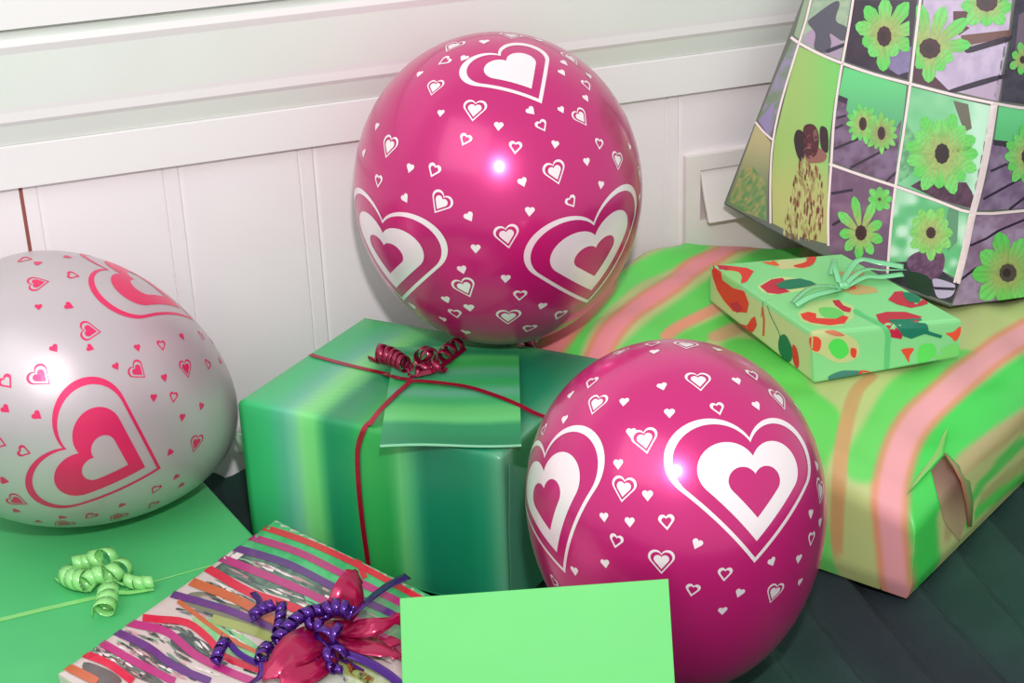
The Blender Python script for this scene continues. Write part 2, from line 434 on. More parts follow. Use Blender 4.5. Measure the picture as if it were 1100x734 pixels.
def Z2(l): return [(370 + x / 3.333, 20 + y / 3.333, w / 3.333, k, a) for x, y, w, k, a in l]
def Z3(l): return [(370 + x / 3.333, 200 + y / 3.333, w / 3.333, k, a) for x, y, w, k, a in l]
HA = [(555.4, 76.8, .0477, 'C', 49.4, .906, -.046), (414.9, 276.5, .0794, 'B', 77.7, .749, .025), (639.8, 279.1, .0775, 'B', 91.3, .786, .017)] + Z2([
 (322,248,70,'D',112),(465,330,86,'D',100),(345,340,28,'S',100),(552,387,34,'S',95),(668,332,34,'S',45),(777,328,28,'S',60),
 (847,355,70,'D',55),(707,385,46,'O',60),(432,435,46,'O',115),(612,463,48,'O',95),(754,452,30,'S',95),(912,450,42,'O',88),
 (867,514,30,'S',80),(1020,460,26,'S',90),(978,510,68,'D',88),(755,553,88,'D',72),(638,587,34,'S',70),(918,597,30,'S',95),
 (160,460,84,'D',108),(235,537,34,'S',105),(320,545,52,'O',112),(122,583,48,'O',95),(218,645,34,'S',65),(343,662,86,'D',120),
 (447,711,36,'S',60),(663,692,36,'S',95),(812,657,46,'O',62),(427,143,34,'S',135),(268,200,30,'S',120),(357,153,52,'O',150),
 (387,100,82,'D',140),(500,84,38,'S',100),(597,62,84,'D',88),(697,78,34,'S',60),(780,195,32,'S',50),(788,160,32,'S',40),
 (812,145,76,'D',45),(876,207,30,'S',60),(868,240,48,'O',60),(865,287,30,'S',60),(116,388,30,'S',110),(70,484,32,'S',95),
 (1056,560,60,'D',88),(1010,352,34,'S',80)]) + Z3([
 (582,182,92,'D',80),(470,225,36,'S',88),(422,300,36,'S',70),(577,332,36,'S',95),(432,365,90,'D',60),(628,392,52,'O',100),
 (365,407,36,'S',60),(447,436,40,'S',75),(398,457,54,'O',65),(355,477,32,'S',60),(435,523,38,'S',80),(587,470,92,'D',95),
 (660,510,56,'O',125),(707,430,36,'S',120),(770,462,56,'O',125),(245,430,36,'S',60),(1055,42,30,'S',90)])
def Y4(l): return [(560 + x / 3.235, 350 + y / 3.235, w / 3.235, k, a) for x, y, w, k, a in l]
def Y5(l): return [(560 + x / 3.235, 520 + y / 3.235, w / 3.235, k, a) for x, y, w, k, a in l]
HB = [(813.1, 529.2, .0698, 'B', 87.3, .857, -.007), (586.4, 544.0, .0661, 'B', 82.7, .902, .016)] + Y4([
 (242,200,56,'O',118),(260,275,84,'D',112),(357,267,36,'S',100),(171,243,34,'S',105),(150,328,34,'S',105),(78,365,46,'O',100),
 (490,213,36,'S',70),(617,195,92,'D',78),(750,194,36,'S',60),(806,174,56,'O',55),(897,258,88,'D',62),(818,280,36,'S',60),
 (683,290,52,'O',70),(515,306,38,'S',90),(381,374,36,'S',95),(430,402,94,'D',80),(337,483,36,'S',90),(355,570,90,'D',98),
 (439,592,38,'S',90),(288,667,34,'S',85),(377,684,36,'S',88),(505,684,56,'O',85),(462,92,36,'S',100),(455,65,56,'O',110),
 (573,68,88,'D',88),(682,84,36,'S',70),(345,92,60,'D',125),(958,285,36,'S',60),(1018,392,36,'S',80),(1026,490,36,'S',85),(1039,578,90,'D',92)]) + Y5([
 (330,200,52,'O',100),(292,278,34,'S',80),(186,304,36,'S',80),(115,340,50,'O',95),(487,272,92,'D',90),(610,210,38,'S',115),
 (707,315,54,'O',98),(595,370,52,'O',105),(758,380,36,'S',115),(699,442,34,'S',95),(878,380,80,'D',112),(870,272,34,'S',75),
 (963,262,34,'S',100),(1007,192,52,'O',98),(967,342,30,'S',105),(1005,106,34,'S',92),(1037,136,34,'S',92)])
def X6(l): return [(x / 3.925, 250 + y / 3.925, w / 3.925, k, a) for x, y, w, k, a in l]
def X7(l): return [(x / 3.925, 400 + y / 3.925, w / 3.925, k, a) for x, y, w, k, a in l]
HC = [(116.9, 495.4, .0696, 'B', 7.9, .912, .065), (159, 308, .064, 'B', 30, 1.0, -.06)] + X6([
 (163,212,88,'D',350),(310,180,52,'O',10),(163,128,36,'S',350),(288,103,36,'S',10),(110,112,60,'O',0),(163,315,30,'S',85),
 (293,310,38,'S',20),(383,415,88,'D',5),(230,490,36,'S',50),(382,487,32,'S',20),(580,487,32,'S',70),(682,477,48,'O',75),
 (768,440,34,'S',60),(850,437,48,'O',70),(490,566,32,'S',60),(583,585,84,'D',42),(785,575,80,'D',75),(693,614,34,'S',75),
 (173,610,96,'D',38),(28,632,62,'O',50),(877,558,48,'O',85),(928,543,34,'S',85),(648,698,34,'S',90),(732,695,48,'O',95),(893,460,34,'S',70)]) + X7([
 (25,157,38,'S',40),(158,184,40,'S',35),(848,145,34,'S',100),(768,192,34,'S',95),(826,302,82,'D',105),(715,340,34,'S',125),
 (741,443,34,'S',130),(762,478,34,'S',140),(655,495,52,'O',125),(103,335,54,'O',15),(3,300,50,'O',20),(20,458,38,'S',10),
 (75,543,86,'D',20),(72,585,34,'S',10),(260,613,36,'S',150),(380,607,58,'O',150),(512,562,34,'S',140),(642,560,56,'O',140),
 (492,612,86,'D',150),(262,640,90,'D',165),(165,630,34,'S',10)])

def make_balloon(name_label, B, col, inkcol, items, mtl, seed, necklen, bend=(0, 0, 0), neckcol=None):
    root = empty('balloon', B.c - Vector((0, 0, B.b)))
    mb = MB(); B.skin(mb, col); hearts(B, mb, inkcol, items, seed)
    mb.build('skin', mtl, root, smooth=True)
    neck(B, neckcol or col, mtl, root, necklen, bend)
    return tag(root, name_label, 'balloon')
PINK, WINK = (200, 28, 116), (250, 236, 240)
BA = Balloon(at(535.3, 204.5, 1.727), .1465, .1600, .012, (-.03, .01, 1), 0)
balA = make_balloon('upper deep pink balloon with white hearts, resting on the dark green box by the wall', BA, PINK, WINK, HA, M_pearl, 3, .022, (.03, 0, -.01))
BBl = Balloon(at(727.3, 558, 1.461), .1265, .1580, .11, (-.094, .035, 1), 0)
make_balloon('lower deep pink balloon with white hearts, standing on the cloth behind the green card', BBl, PINK, WINK, HB, M_pearl, 5, .005)
BC = Balloon(at(88.7, 424.6, 1.713), .1313, .1643, .174, -(rt * .9497 + dn * .3133) * .798 - fw * .602, 0)
make_balloon('pearly white balloon printed with red hearts, lying on the flat green present', BC, (200, 188, 193), (236, 46, 106), HC, M_silver, 9, .026, (-.005, 0, -.008), (232, 240, 226))

# ------------------------------------------------------------------ green box with soft stripes
def ramp(stops, u):
    if u <= stops[0][0]: return stops[0][1]
    for (a, ca), (b, cb) in zip(stops, stops[1:]):
        if u <= b: return mix(ca, cb, sstep(0, 1, (u - a) / (b - a)))
    return stops[-1][1]
BX = [Vector((.2475, 1.512)), Vector((.420, 1.662)), Vector((.622, 1.445)), Vector((.446, 1.294))]   # left, back, right, front
HB_ = .170
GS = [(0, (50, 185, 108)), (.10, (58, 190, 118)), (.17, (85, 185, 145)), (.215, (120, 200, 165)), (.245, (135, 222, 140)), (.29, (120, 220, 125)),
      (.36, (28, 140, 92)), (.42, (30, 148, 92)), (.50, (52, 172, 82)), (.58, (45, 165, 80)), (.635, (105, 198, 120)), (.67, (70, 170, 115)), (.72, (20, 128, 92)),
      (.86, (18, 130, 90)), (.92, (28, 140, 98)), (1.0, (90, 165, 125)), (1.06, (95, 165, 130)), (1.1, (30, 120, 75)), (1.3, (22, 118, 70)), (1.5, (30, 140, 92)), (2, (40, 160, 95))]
def boxpt(a, b, z):                              # a along left->front, b along left->back
    p = BX[0].lerp(BX[3], a).lerp(BX[1].lerp(BX[2], a), b)
    return Vector((p.x, p.y, z))
mb = MB(); r = .006
def lerps(n): return [k / n for k in range(n + 1)]
# one wrapped skin: top, four sides, with softened edges
def ringpts(z, ins, n=40):
    c = [Vector((0, 0)), Vector((1, 0)), Vector((1, 1)), Vector((0, 1))]; out = []
    for i in range(4):
        for k in range(n):
            t = k / n; p = c[i].lerp(c[(i + 1) % 4], t); q = Vector(((p.x - .5) * (1 - ins) + .5, (p.y - .5) * (1 - ins) + .5))
            # round the vertical corners
            q = Vector((.5 + max(-.5, min(.5, q.x - .5)), .5 + max(-.5, min(.5, q.y - .5))))
            bulge = 1 + .012 * math.sin(math.pi * t) * math.sin(math.pi * min(1, z / HB_))
            q = Vector((.5 + (q.x - .5) * bulge, .5 + (q.y - .5) * bulge))
            out.append((boxpt(q.x, q.y, z), q))
    return out
rows, ab = [], []
levels = [(0.0008, .01)] + [(.0008 + (HB_ - .006) * k / 16, 0) for k in range(1, 17)] + [(HB_ - .0028, .006), (HB_ - .0008, .016), (HB_, .03)] + [(HB_ + .0012 * math.sin(k / 12 * 1.57), .03 + .97 * k / 12) for k in range(1, 13)]
for z, ins in levels:
    rp = ringpts(z, ins); rows.append([p for p, q in rp]); ab.append([q for p, q in rp])
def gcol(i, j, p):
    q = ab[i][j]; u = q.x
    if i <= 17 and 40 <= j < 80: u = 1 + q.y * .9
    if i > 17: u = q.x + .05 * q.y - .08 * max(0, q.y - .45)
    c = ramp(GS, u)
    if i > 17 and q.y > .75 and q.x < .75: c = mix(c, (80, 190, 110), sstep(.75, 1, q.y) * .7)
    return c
# refine columns for stripes
mb.grid(rows, gcol, closeu=True)
mb.face([boxpt(a, b, .0008) for a, b in ((0, 0), (0, 1), (1, 1), (1, 0))], (30, 140, 90))
root = empty('gift_box', boxpt(.5, .5, 0))
tag(root, 'tall green striped present tied with a dark red ribbon, under the upper pink balloon', 'gift box')
mb.build('box', M_satin, root, smooth=True)
bxtree = bvh(mb)
# paper flap folds at the right-hand end
f = MB()
def endp(b, z, o=.0012): 
    p = boxpt(1, b, z); n_ = Vector((BX[3].x - BX[0].x, BX[3].y - BX[0].y, 0)).normalized(); return p + n_ * (o + .002)
f.grid([[endp(.04, HB_ - .012), endp(.3, HB_ - .05), endp(.5, HB_ - .085)], [endp(.02, .09, .0006), endp(.25, .08, .003), endp(.5, HB_ - .1, .004)], [endp(.01, .004), endp(.25, .004, .004), endp(.5, .004, .006)]],
       lambda i, j, p: ((80, 150, 120), (45, 140, 90), (26, 118, 72))[j])
f.build('folded_flap', M_satin, root, solid=.0006)
# ribbon round the box
def ribbon_on(pts, tree, width, off=.0014, n=10):
    mbx = MB(); P = []
    for p in smoothline([(a, b, 0) for a, b in pts], n):
        h, nn = hit(tree, p.x, p.y)
        if h is None: continue
        P.append((h + (nn if nn.dot(CAM - h) > 0 else -nn) * off, nn if nn.dot(CAM - h) > 0 else -nn))
    strip(mbx, [a for a, b in P], width, lambda t: P[int(round(t * (len(P) - 1)))][1])
    return mbx

# ------------------------------------------------------------------ gift tag on the box
mb = MB()
tq = [onz(408, 478, .1765), onz(560, 477, .1765), onz(557, 372, .1765), onz(424, 372, .1765)]
TS = [(0, (28, 138, 92)), (.17, (40, 155, 100)), (.24, (105, 210, 125)), (.33, (95, 200, 115)), (.42, (60, 178, 105)), (.50, (95, 178, 140)), (.60, (48, 170, 90)),
      (.66, (60, 165, 110)), (.72, (85, 170, 125)), (.8, (55, 175, 85)), (.87, (80, 195, 105)), (.92, (40, 150, 95)), (1, (90, 185, 125))]
rows = []
for j in range(41):
    rows.append([tq[0].lerp(tq[1], i / 10).lerp(tq[3].lerp(tq[2], i / 10), j / 40) + Vector((0, 0, .0012 * math.sin(i * .6 + j * .1))) for i in range(11)])
mb.grid(rows, lambda i, j, p: ramp(TS, i / 40))
sidec = (150, 225, 180)
B0 = [Vector((p.x, p.y, p.z - .0025)) for p in rows[0]]
mb.grid([B0, rows[0]], sidec)
mb.grid([[Vector((p.x, p.y, p.z - .0025)) for p in r_] for r_ in rows], (60, 160, 100), flip=True)
o = tag(mb.build('gift_tag', M_satin), 'folded tag of green striped paper lying under the ribbon on the green box', 'gift tag')
tagtree = bvh(mb)

ribroot = root
r1 = ribbon_on([(327, 380), (350, 387), (385, 396), (420, 404)], bxtree, .0058); r1.build('ribbon', M_redrib, root, solid=.0004)
tp = MB(); strip(tp, smoothline([onz(412, 401.5, .1722), onz(417, 403, .1760), onz(428, 406, .1790), onz(440, 409, .1792), onz(426, 423, .1792), onz(408, 441, .1785), onz(396, 457, .1735)], 6), .0055, (0, 0, 1)); tp.build('ribbon', M_redrib, root, solid=.0004)
r2 = ribbon_on([(398, 454), (391, 463), (385, 484), (386, 520), (390, 560), (396, 604), (398, 625)], bxtree, .0055); r2.build('ribbon', M_redrib, root, solid=.0004)
tp = MB()
P = [onz(*p, z) for p, z in (((440, 409), .1792), ((462, 410), .179), ((500, 415), .1795), ((530, 424), .1793), ((555, 434), .1785), ((575, 444), .1755), ((602, 454), .1728), ((615, 462), .1728))]
strip(tp, smoothline(P, 6), .0056, (0, 0, 1)); tp.build('ribbon', M_redrib, root, solid=.0004)
# maroon ringlets at the knot
kn = onz(440, 406, .176)
def off(px, py, z): return onz(px, py, z)
mb = MB(); curl(mb, [off(404, 379, .185), off(420, 383, .184), off(436, 392, .184)], lambda t: .0104 - .0026 * t, 5.5, .0082); curl(mb, [off(436, 392, .184), off(440, 400, .180), kn], .0022, 1.5, .004); mb.build('curled_ribbon', M_maroon, root, smooth=True, solid=.0005)
mb = MB(); curl(mb, [off(452, 386, .185), off(459, 381, .186), off(462, 386, .186)], .0094, 2.2, .0085); curl(mb, [off(446, 400, .181), off(462, 394, .184), off(476, 394, .184)], .0058, 2.4, .0085); mb.build('curled_ribbon', M_maroon, root, smooth=True, solid=.0005)
mb = MB(); curl(mb, [off(472, 388, .185), off(482, 376, .185), off(494, 368, .183)], .0076, 3.4, .0085, phase=1); mb.build('curled_ribbon', M_maroon, root, smooth=True, solid=.0005)
mb = MB(); strip(mb, smoothline([kn, off(452, 402, .181), off(470, 396, .183), off(500, 374, .18)], 6), .0045, (0, -.3, 1), twist=.8); mb.build('ribbon_end', M_maroon, root, solid=.0004)

# ------------------------------------------------------------------ big soft package, striped paper
FO = Vector((.803, 1.155)); sv = Vector((.853, .521)); tv = Vector((-.521, .853))
HT = [[.100, .112, .118, .118, .115, .11], [.122, .130, .138, .138, .132, .12], [.132, .140, .148, .150, .145, .13], [.142, .146, .148, .150, .150, .14], [.165, .180, .186, .180, .165, .15], [.195, .235, .252, .222, .180, .15]]
def hgt(s, t):
    a = max(0, min(4.999, s * 10)); b = max(0, min(4.999, t * 10)); i, j = int(a), int(b); fa, fb = a - i, b - j
    fa, fb = fa * fa * (3 - 2 * fa), fb * fb * (3 - 2 * fb)
    return (HT[j][i] * (1 - fa) + HT[j][i + 1] * fa) * (1 - fb) + (HT[j + 1][i] * (1 - fa) + HT[j + 1][i + 1] * fa) * fb
def tmax(s): return min(.452, (1.688 - FO.y - sv.y * s) / tv.y)
SM = .56
mb = MB(); NS, NT = 300, 260
def pk(i, j):
    """closed pillow-box: outer rim of the grid wraps down the sides"""
    m1 = 26
    def split(k, N):
        if k < m1: return 0, (m1 - k) / m1
        if k > N - m1: return 1, (k - (N - m1)) / m1
        return (k - m1) / (N - 2 * m1), 0
    a, da = split(i, NS); b, db = split(j, NT)
    return a, b, da, db
rows = []
RD = .032
def profile(d):                                  # d 0..1 : soft shoulder, then straight side
    if d < .5: t = d / .5 * math.pi / 2; return 1 - .26 * (1 - math.cos(t)), RD * (1 - math.sin(t))
    return .74 * (1 - (d - .5) / .5), 0
for j in range(NT + 1):
    row = []
    for i in range(NS + 1):
        a, b, da, db = pk(i, j)
        ia, ib = (profile(da)[1] if da else RD), (profile(db)[1] if db else RD)
        s2 = RD + a * (SM - 2 * RD); s2 = ia if (da and a == 0) else SM - ia if da else s2
        tm = tmax(s2); t2 = RD + b * (tm - 2 * RD); t2 = ib if (db and b == 0) else tm - ib if db else t2
        d = max(da, db); hf = profile(d)[0]; z = hgt(s2, t2) * hf
        z += (.0016 * math.sin(s2 * 55 + 3 * math.sin(t2 * 31)) + .0012 * math.sin(t2 * 47 + s2 * 23)) * hf
        p = FO + sv * s2 + tv * t2
        if z < .02 and d > .5:                    # lower edge tucks under
            p -= (sv * (1 if a else -1) * (1 if da else 0) + tv * (1 if b else -1) * (1 if db else 0)) * (.02 - z) * .35
        row.append(Vector((p.x, p.y, max(z, .0006))))
    rows.append(row)
# crease and opened fold on the right-hand front side
base_tree = BVHTree.FromPolygons([p for r_ in rows for p in r_], [(j * (NS + 1) + i, j * (NS + 1) + i + 1, (j + 1) * (NS + 1) + i + 1, (j + 1) * (NS + 1) + i) for j in range(NT) for i in range(NS)])
def line3(pts):
    out = []
    for p in smoothline([(a, b, 0) for a, b in pts], 6):
        h, n = hit(base_tree, p.x, p.y)
        out.append(h if h is not None else onz(p.x, p.y, .18))
    return out
TAN = (194, 206, 134)
STR = [ # polyline, half width m, softness, colour
 ([(580,395),(600,366),(640,317),(680,275),(707,253),(742,243)], .016, (238,138,138)),
 ([(606,394),(618,360),(640,327),(675,299),(713,280),(751,262),(782,247)], .017, (104,228,98)),
 ([(639,388),(653,361),(672,339),(696,322),(724,303),(745,287),(762,277),(786,265),(812,254)], .0155, (244,150,156)),
 ([(666,394),(688,374),(710,355),(736,336),(758,320),(782,303),(812,284),(846,268)], .021, (104,216,96)),
 ([(715,362),(729,351),(765,333),(800,315)], .008, (232,158,128)),
 ([(725,378),(745,364),(770,352),(800,340)], .015, (102,214,92)),
 ([(770,362),(795,352),(820,350)], .012, (205,170,125)),
 ([(800,374),(830,392),(850,420),(880,452),(860,500)], .030, (100,214,90)),
 ([(1040,386),(1000,400),(968,428),(945,470),(928,500)], .026, (106,216,98)),
 ([(935,405),(918,425),(905,477),(900,540),(898,590)], .009, (206,164,108)),
 ([(880,560),(886,600),(892,615)], .012, (120,222,110)),
 ([(1110,352),(1062,383),(1017,420),(980,458),(962,500),(956,546),(960,600),(964,641)], .020, (238,166,170)),
 ([(1120,395),(1090,415),(1050,445),(1015,480),(998,520),(994,560),(996,600),(996,625)], .030, (66,212,84)),
 ([(1120,440),(1095,455),(1060,480),(1032,505),(1022,540),(1020,570)], .014, (186,172,118)),
 ([(1120,462),(1095,478),(1068,505),(1045,535),(1040,560)], .010, (92,205,92)),
 ([(1110,490),(1075,520),(1055,540)], .012, (170,176,110)),
 ([(1120,505),(1090,520),(1050,550)], .010, (84,205,84)),
]
SL = [(line3(p), hw, c) for p, hw, c in STR]
SL.sort(key=lambda e: (e[2][0] > 230))
segs = []
for L3, hw, c in SL:
    segs.append(([(a, b, (b - a).length_squared or 1e-9) for a, b in zip(L3, L3[1:])], hw * .80, c))
def pkcol(i, j, p):
    c = TAN
    for sg, hw, cc in segs:
        best = 9
        for a, b, l2 in sg:
            k = max(0, min(1, (p - a).dot(b - a) / l2)); d = (a + (b - a) * k - p).length_squared
            if d < best: best = d
        d = math.sqrt(best)
        if d < hw * 1.75:
            pink = cc[0] > 230
            if pink and cc[2] > 130: 
                c = mix(c, (236, 140, 112), .8 * (1 - sstep(hw * .9, hw * 1.4, d))); c = mix(c, cc, 1 - sstep(hw * .5, hw * .95, d))
            else: c = mix(c, cc, 1 - sstep(hw * .7, hw * 1.3, d))
    return c
mb.grid(rows, pkcol)
mb.face([Vector((FO.x, FO.y, .0004)) + Vector((*(sv * a + tv * b), 0)) for a, b in ((.012, .012), (SM - .012, .012), (SM - .012, tmax(SM) - .012), (.2, tmax(.2) - .012), (.012, tmax(0) - .012))], TAN)
proot = empty('wrapped_package', (FO.x, FO.y, 0))
tag(proot, 'large present in pink and green striped paper, carrying the small gift and the bag', 'wrapped package')
mb.build('wrapping', M_paper, proot, smooth=True)
pktree = bvh(mb)
def hp(px, py, o=.0):
    h, n = hit(pktree, px, py)
    if h is None: h = onz(px, py, .155)
    return h + (CAM - h).normalized() * o
tb = MB(); pth = smoothline([BA.pt((.1, -.1, -1)) + Vector((0, 0, -.002)), hp(574, 376, .022), hp(590, 386, .016), hp(604, 400, .012), hp(610, 407, .012)], 8); rws = []
for i, p in enumerate(pth):
    t = (pth[min(i + 1, len(pth) - 1)] - pth[max(0, i - 1)]).normalized(); u = t.cross(Vector((0, 0, 1))).normalized(); v = t.cross(u)
    rws.append([p + (u * math.cos(q) + v * math.sin(q)) * (.0045 + .0015 * math.sin(i * .4)) for q in [math.pi * k / 5 for k in range(10)]])
tb.grid(rws, (120, 10, 50), closeu=True); tb.build('rolled_tail', M_pearl, balA, smooth=True)
fl = MB()   # loose corner of the paper standing up, with the shaded gap beneath it painted brown
Cq, A, Bq = hp(1018, 460, .001), hp(1013, 489, .013), hp(974, 532, .001)
rws = []
for k in range(7):
    f = k / 6; p0 = Cq.lerp(Bq, f) ; e_ = Cq.lerp(A, f * 2) if f < .5 else A.lerp(Bq, (f - .5) * 2)
    rws.append([p0 + (CAM - p0).normalized() * .001, p0.lerp(e_, .5) + (CAM - p0).normalized() * .003 * math.sin(math.pi * f), e_])
fl.grid(rws, lambda i, j, p: ((238, 214, 190), (150, 206, 110), (70, 200, 80))[j])
fl.build('paper_flap', M_paper, proot, smooth=True, solid=.0005)
fl = MB()
ink(fl, pktree, [(1008, 497), (1014, 490), (1030, 514), (1039, 556), (1030, 582), (1014, 560), (1006, 530), (1000, 506)], lambda x, y: mix((110, 70, 60), (196, 180, 134), sstep(500, 570, y) * .8 + .2 * sstep(1030, 1005, x)), 3, step=3)  # shade inside the fold, inked on as a brown patch
fl.build('opening_shade', M_paper, proot)
fl = MB(); rws = []
for k, (x, y, w_) in enumerate([(1015, 487, 2), (1024, 500, 6), (1033, 518, 9), (1038, 540, 8), (1041, 566, 3)]):
    rws.append([hp(x + w_, y, .001), hp(x + w_ * .4, y, .005), hp(x - 1, y, .008 - .0015 * abs(k - 1))])
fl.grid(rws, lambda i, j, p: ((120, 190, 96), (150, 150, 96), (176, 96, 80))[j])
fl.build('paper_flap', M_paper, proot, smooth=True, solid=.0004)

# ------------------------------------------------------------------ small present with poppies
def quadbox(top, down, n=16, col=(200, 200, 200), side_col=None):
    """rounded wrapped slab from 4 top corners and a down vector"""
    m_ = MB(); c = sum(top, Vector()) / 4; rows_ = []
    ring = []
    for k in range(4):
        for q in range(n): ring.append(top[k].lerp(top[(k + 1) % 4], q / n))
    dws = [down[k].lerp(down[(k + 1) % 4], q / n) for k in range(4) for q in range(n)] if isinstance(down, list) else [down] * len(ring)
    def rg(s, dz): return [c + (p - c) * s + dw * dz for p, dw in zip(ring, dws)]
    L = [rg(0, 0), rg(.3, 0), rg(.6, 0), rg(.85, 0), rg(.965, 0), rg(.985, .02), rg(.997, .07), rg(1, .14)] + [rg(1, .14 + .82 * k / 8) for k in range(1, 9)] + [rg(.99, 1), rg(0, 1)]
    m_.grid(L, lambda i, j, p: side_col if (side_col and i >= 7 and 0 < j < n) else col, closeu=True, flip=True)
    return m_
SZ = .200
top = [onz(763, 284, .216), onz(872, 358, .196), onz(1033, 343, .192), onz(879, 264, .212)]
top[3] = top[0] + (top[2] - top[1]) * .93
down = [Vector((0, 0, -.043)), Vector((.004, -.002, -.056)), Vector((0, 0, -.043)), Vector((0, 0, -.04))]
mb = quadbox(top, down, 24, (138, 218, 144), (196, 208, 148))
tr = bvh(mb)
def zz(l): return [(740 + x / 3.4375, 230 + y / 3.4375) for x, y in l]
RED, DRED, TEAL, CREAM, LGR = (224, 52, 46), (196, 24, 66), (18, 120, 92), (206, 205, 150), (70, 225, 80)
ink(mb, tr, zz([(215,140),(330,125),(440,118),(478,150),(440,200),(340,205),(300,180),(220,165)]), CREAM, 1)
ink(mb, tr, zz([(230,158),(290,160),(335,190),(300,188),(250,170)]), (232, 90, 50), 2, rnd_=True, step=2)
ink(mb, tr, zz([(400,140),(440,132),(470,150),(460,185),(420,200),(385,192),(430,178),(432,158)]), (214, 58, 50), 2, rnd_=True, step=2)
ink(mb, tr, zz([(335,150),(380,145),(385,160),(345,164)]), (110, 220, 100), 2, rnd_=True, step=2)
ink(mb, tr, zz([(84,186),(150,192),(215,200),(240,212),(215,250),(195,258),(180,215),(120,215),(125,245),(170,275),(205,285),(222,330),(215,365),(165,360),(130,320),(105,280),(88,230)]), RED, 2)
ink(mb, tr, zz([(88,190),(150,195),(140,206),(92,205)]), DRED, 3)
ink(mb, tr, zz([(150,330),(180,325),(200,350),(180,366)]), DRED, 3)
ink(mb, tr, zz([(128,212),(180,215),(195,240),(175,275),(150,262),(125,240)]), (150, 215, 130), 3, rnd_=True, step=2)
ink(mb, tr, zz([(252,268),(300,240),(345,232),(420,240),(470,258),(420,282),(350,296),(300,300),(270,288)]), (200, 225, 150), 1)
ink(mb, tr, zz([(262,268),(305,242),(345,236),(362,252),(345,272),(375,288),(330,297),(290,292)]), DRED, 2)
ink(mb, tr, zz([(320,262),(360,245),(410,240),(450,250),(470,260),(430,272),(370,280),(335,276)]), TEAL, 4.5)
ink(mb, tr, zz([(545,258),(600,256),(690,272),(700,290),(620,300),(560,284)]), (200, 170, 110), 1)
ink(mb, tr, zz([(552,262),(600,262),(620,276),(580,280)]), (236, 96, 62), 2, rnd_=True, step=2)
ink(mb, tr, zz([(550,212),(600,214),(640,205),(650,225),(600,235),(560,228)]), (205, 165, 110), 1)
ink(mb, tr, zz([(400,368),(440,330),(530,310),(610,340),(608,385),(560,415),(480,415),(420,400)]), (186, 214, 140), 1)
ink(mb, tr, zz([(412,370),(440,362),(470,368),(470,385),(540,388),(570,375),(590,382),(575,405),(520,412),(450,402),(420,388)]), RED, 2)
ink(mb, tr, zz([(530,320),(555,318),(570,338),(600,350),(595,365),(570,360),(540,338)]), DRED, 2)
ink(mb, tr, zz([(480,350),(530,346),(570,365),(560,385),(500,382)]), (110, 205, 100), 2, rnd_=True, step=2)
ink(mb, tr, zz([(735,318),(760,288),(790,285),(800,310),(840,335),(870,312),(905,325),(860,340),(820,348),(770,335)]), DRED, 2)
ink(mb, tr, zz([(788,290),(815,278),(860,285),(872,305),(850,328),(815,328),(795,310)]), TEAL, 4.5)
ink(mb, tr, zz([(690,372),(730,362),(800,362),(860,380),(845,400),(790,395),(740,395),(765,420),(790,440),(785,462),(745,455),(735,425),(700,395)]), DRED, 2)
ink(mb, tr, zz([(735,392),(800,390),(855,388),(880,410),(885,432),(935,448),(930,458),(870,442),(820,460),(790,450),(765,415)]), TEAL, 4.5)
ink(mb, tr, zz([(445,440),(500,425),(570,440),(620,470),(628,520),(590,545),(540,548),(490,520),(450,500)]), (196, 206, 140), 2, rnd_=True, step=2)
ink(mb, tr, zz([(446,460),(470,452),(488,470),(480,505),(455,500)]), (230, 70, 46), 3, rnd_=True, step=2)
ink(mb, tr, zz([(500,435),(540,430),(575,448),(540,450)]), (206, 120, 84), 3, rnd_=True, step=2)
ink(mb, tr, zz([(515,485),(540,460),(575,470),(590,510),(560,535),(530,520)]), (80, 220, 84), 3, rnd_=True, step=2)
ink(mb, tr, zz([(598,495),(618,500),(614,530),(598,522)]), (226, 62, 46), 3, rnd_=True, step=2)
ink(mb, tr, zz([(190,405),(215,412),(232,385),(245,378),(252,410),(235,445),(215,450),(195,430)]), RED, 2)
ink(mb, tr, band(zz([(272,345),(278,390),(276,450)]), 2), (226, 70, 46), 2)
ink(mb, tr, band(zz([(285,322),(300,370),(330,430),(340,460)]), .8), (60, 130, 90), 2)
ink(mb, tr, band(zz([(300,318),(275,325),(268,380)]), .8), (60, 130, 90), 2)
ink(mb, tr, zz([(335,455),(355,445),(372,470),(385,510),(375,545),(350,535),(332,500)]), (24, 112, 76), 2, rnd_=True, step=2)
ink(mb, tr, zz([(330,495),(340,520),(345,535),(328,525)]), RED, 3)
ink(mb, tr, zz([(385,482),(400,500),(408,550),(400,570),(388,550),(382,515)]), (214, 40, 50), 2, rnd_=True, step=2)
ink(mb, tr, zz([(515,600),(560,580),(600,578),(640,582),(628,605),(570,615),(525,618)]), (60, 130, 118), 2, rnd_=True, step=2)
ink(mb, tr, zz([(630,580),(655,578),(682,590),(660,600),(630,600)]), (232, 60, 44), 3, rnd_=True, step=2)
ink(mb, tr, zz([(785,500),(830,496),(815,525),(812,548),(795,520)]), (236, 76, 50), 2, rnd_=True, step=2)
ink(mb, tr, zz([(850,490),(900,480),(910,520),(850,550)]), (96, 226, 96), 2, rnd_=True, step=2)
ink(mb, tr, zz([(905,525),(940,515),(930,500),(985,475),(1000,515),(930,540)]), (120, 220, 110), 2, rnd_=True, step=2)
ink(mb, tr, zz([(948,440),(975,435),(1002,415),(1003,440),(985,470),(968,455)]), (238, 84, 56), 2, rnd_=True, step=2)
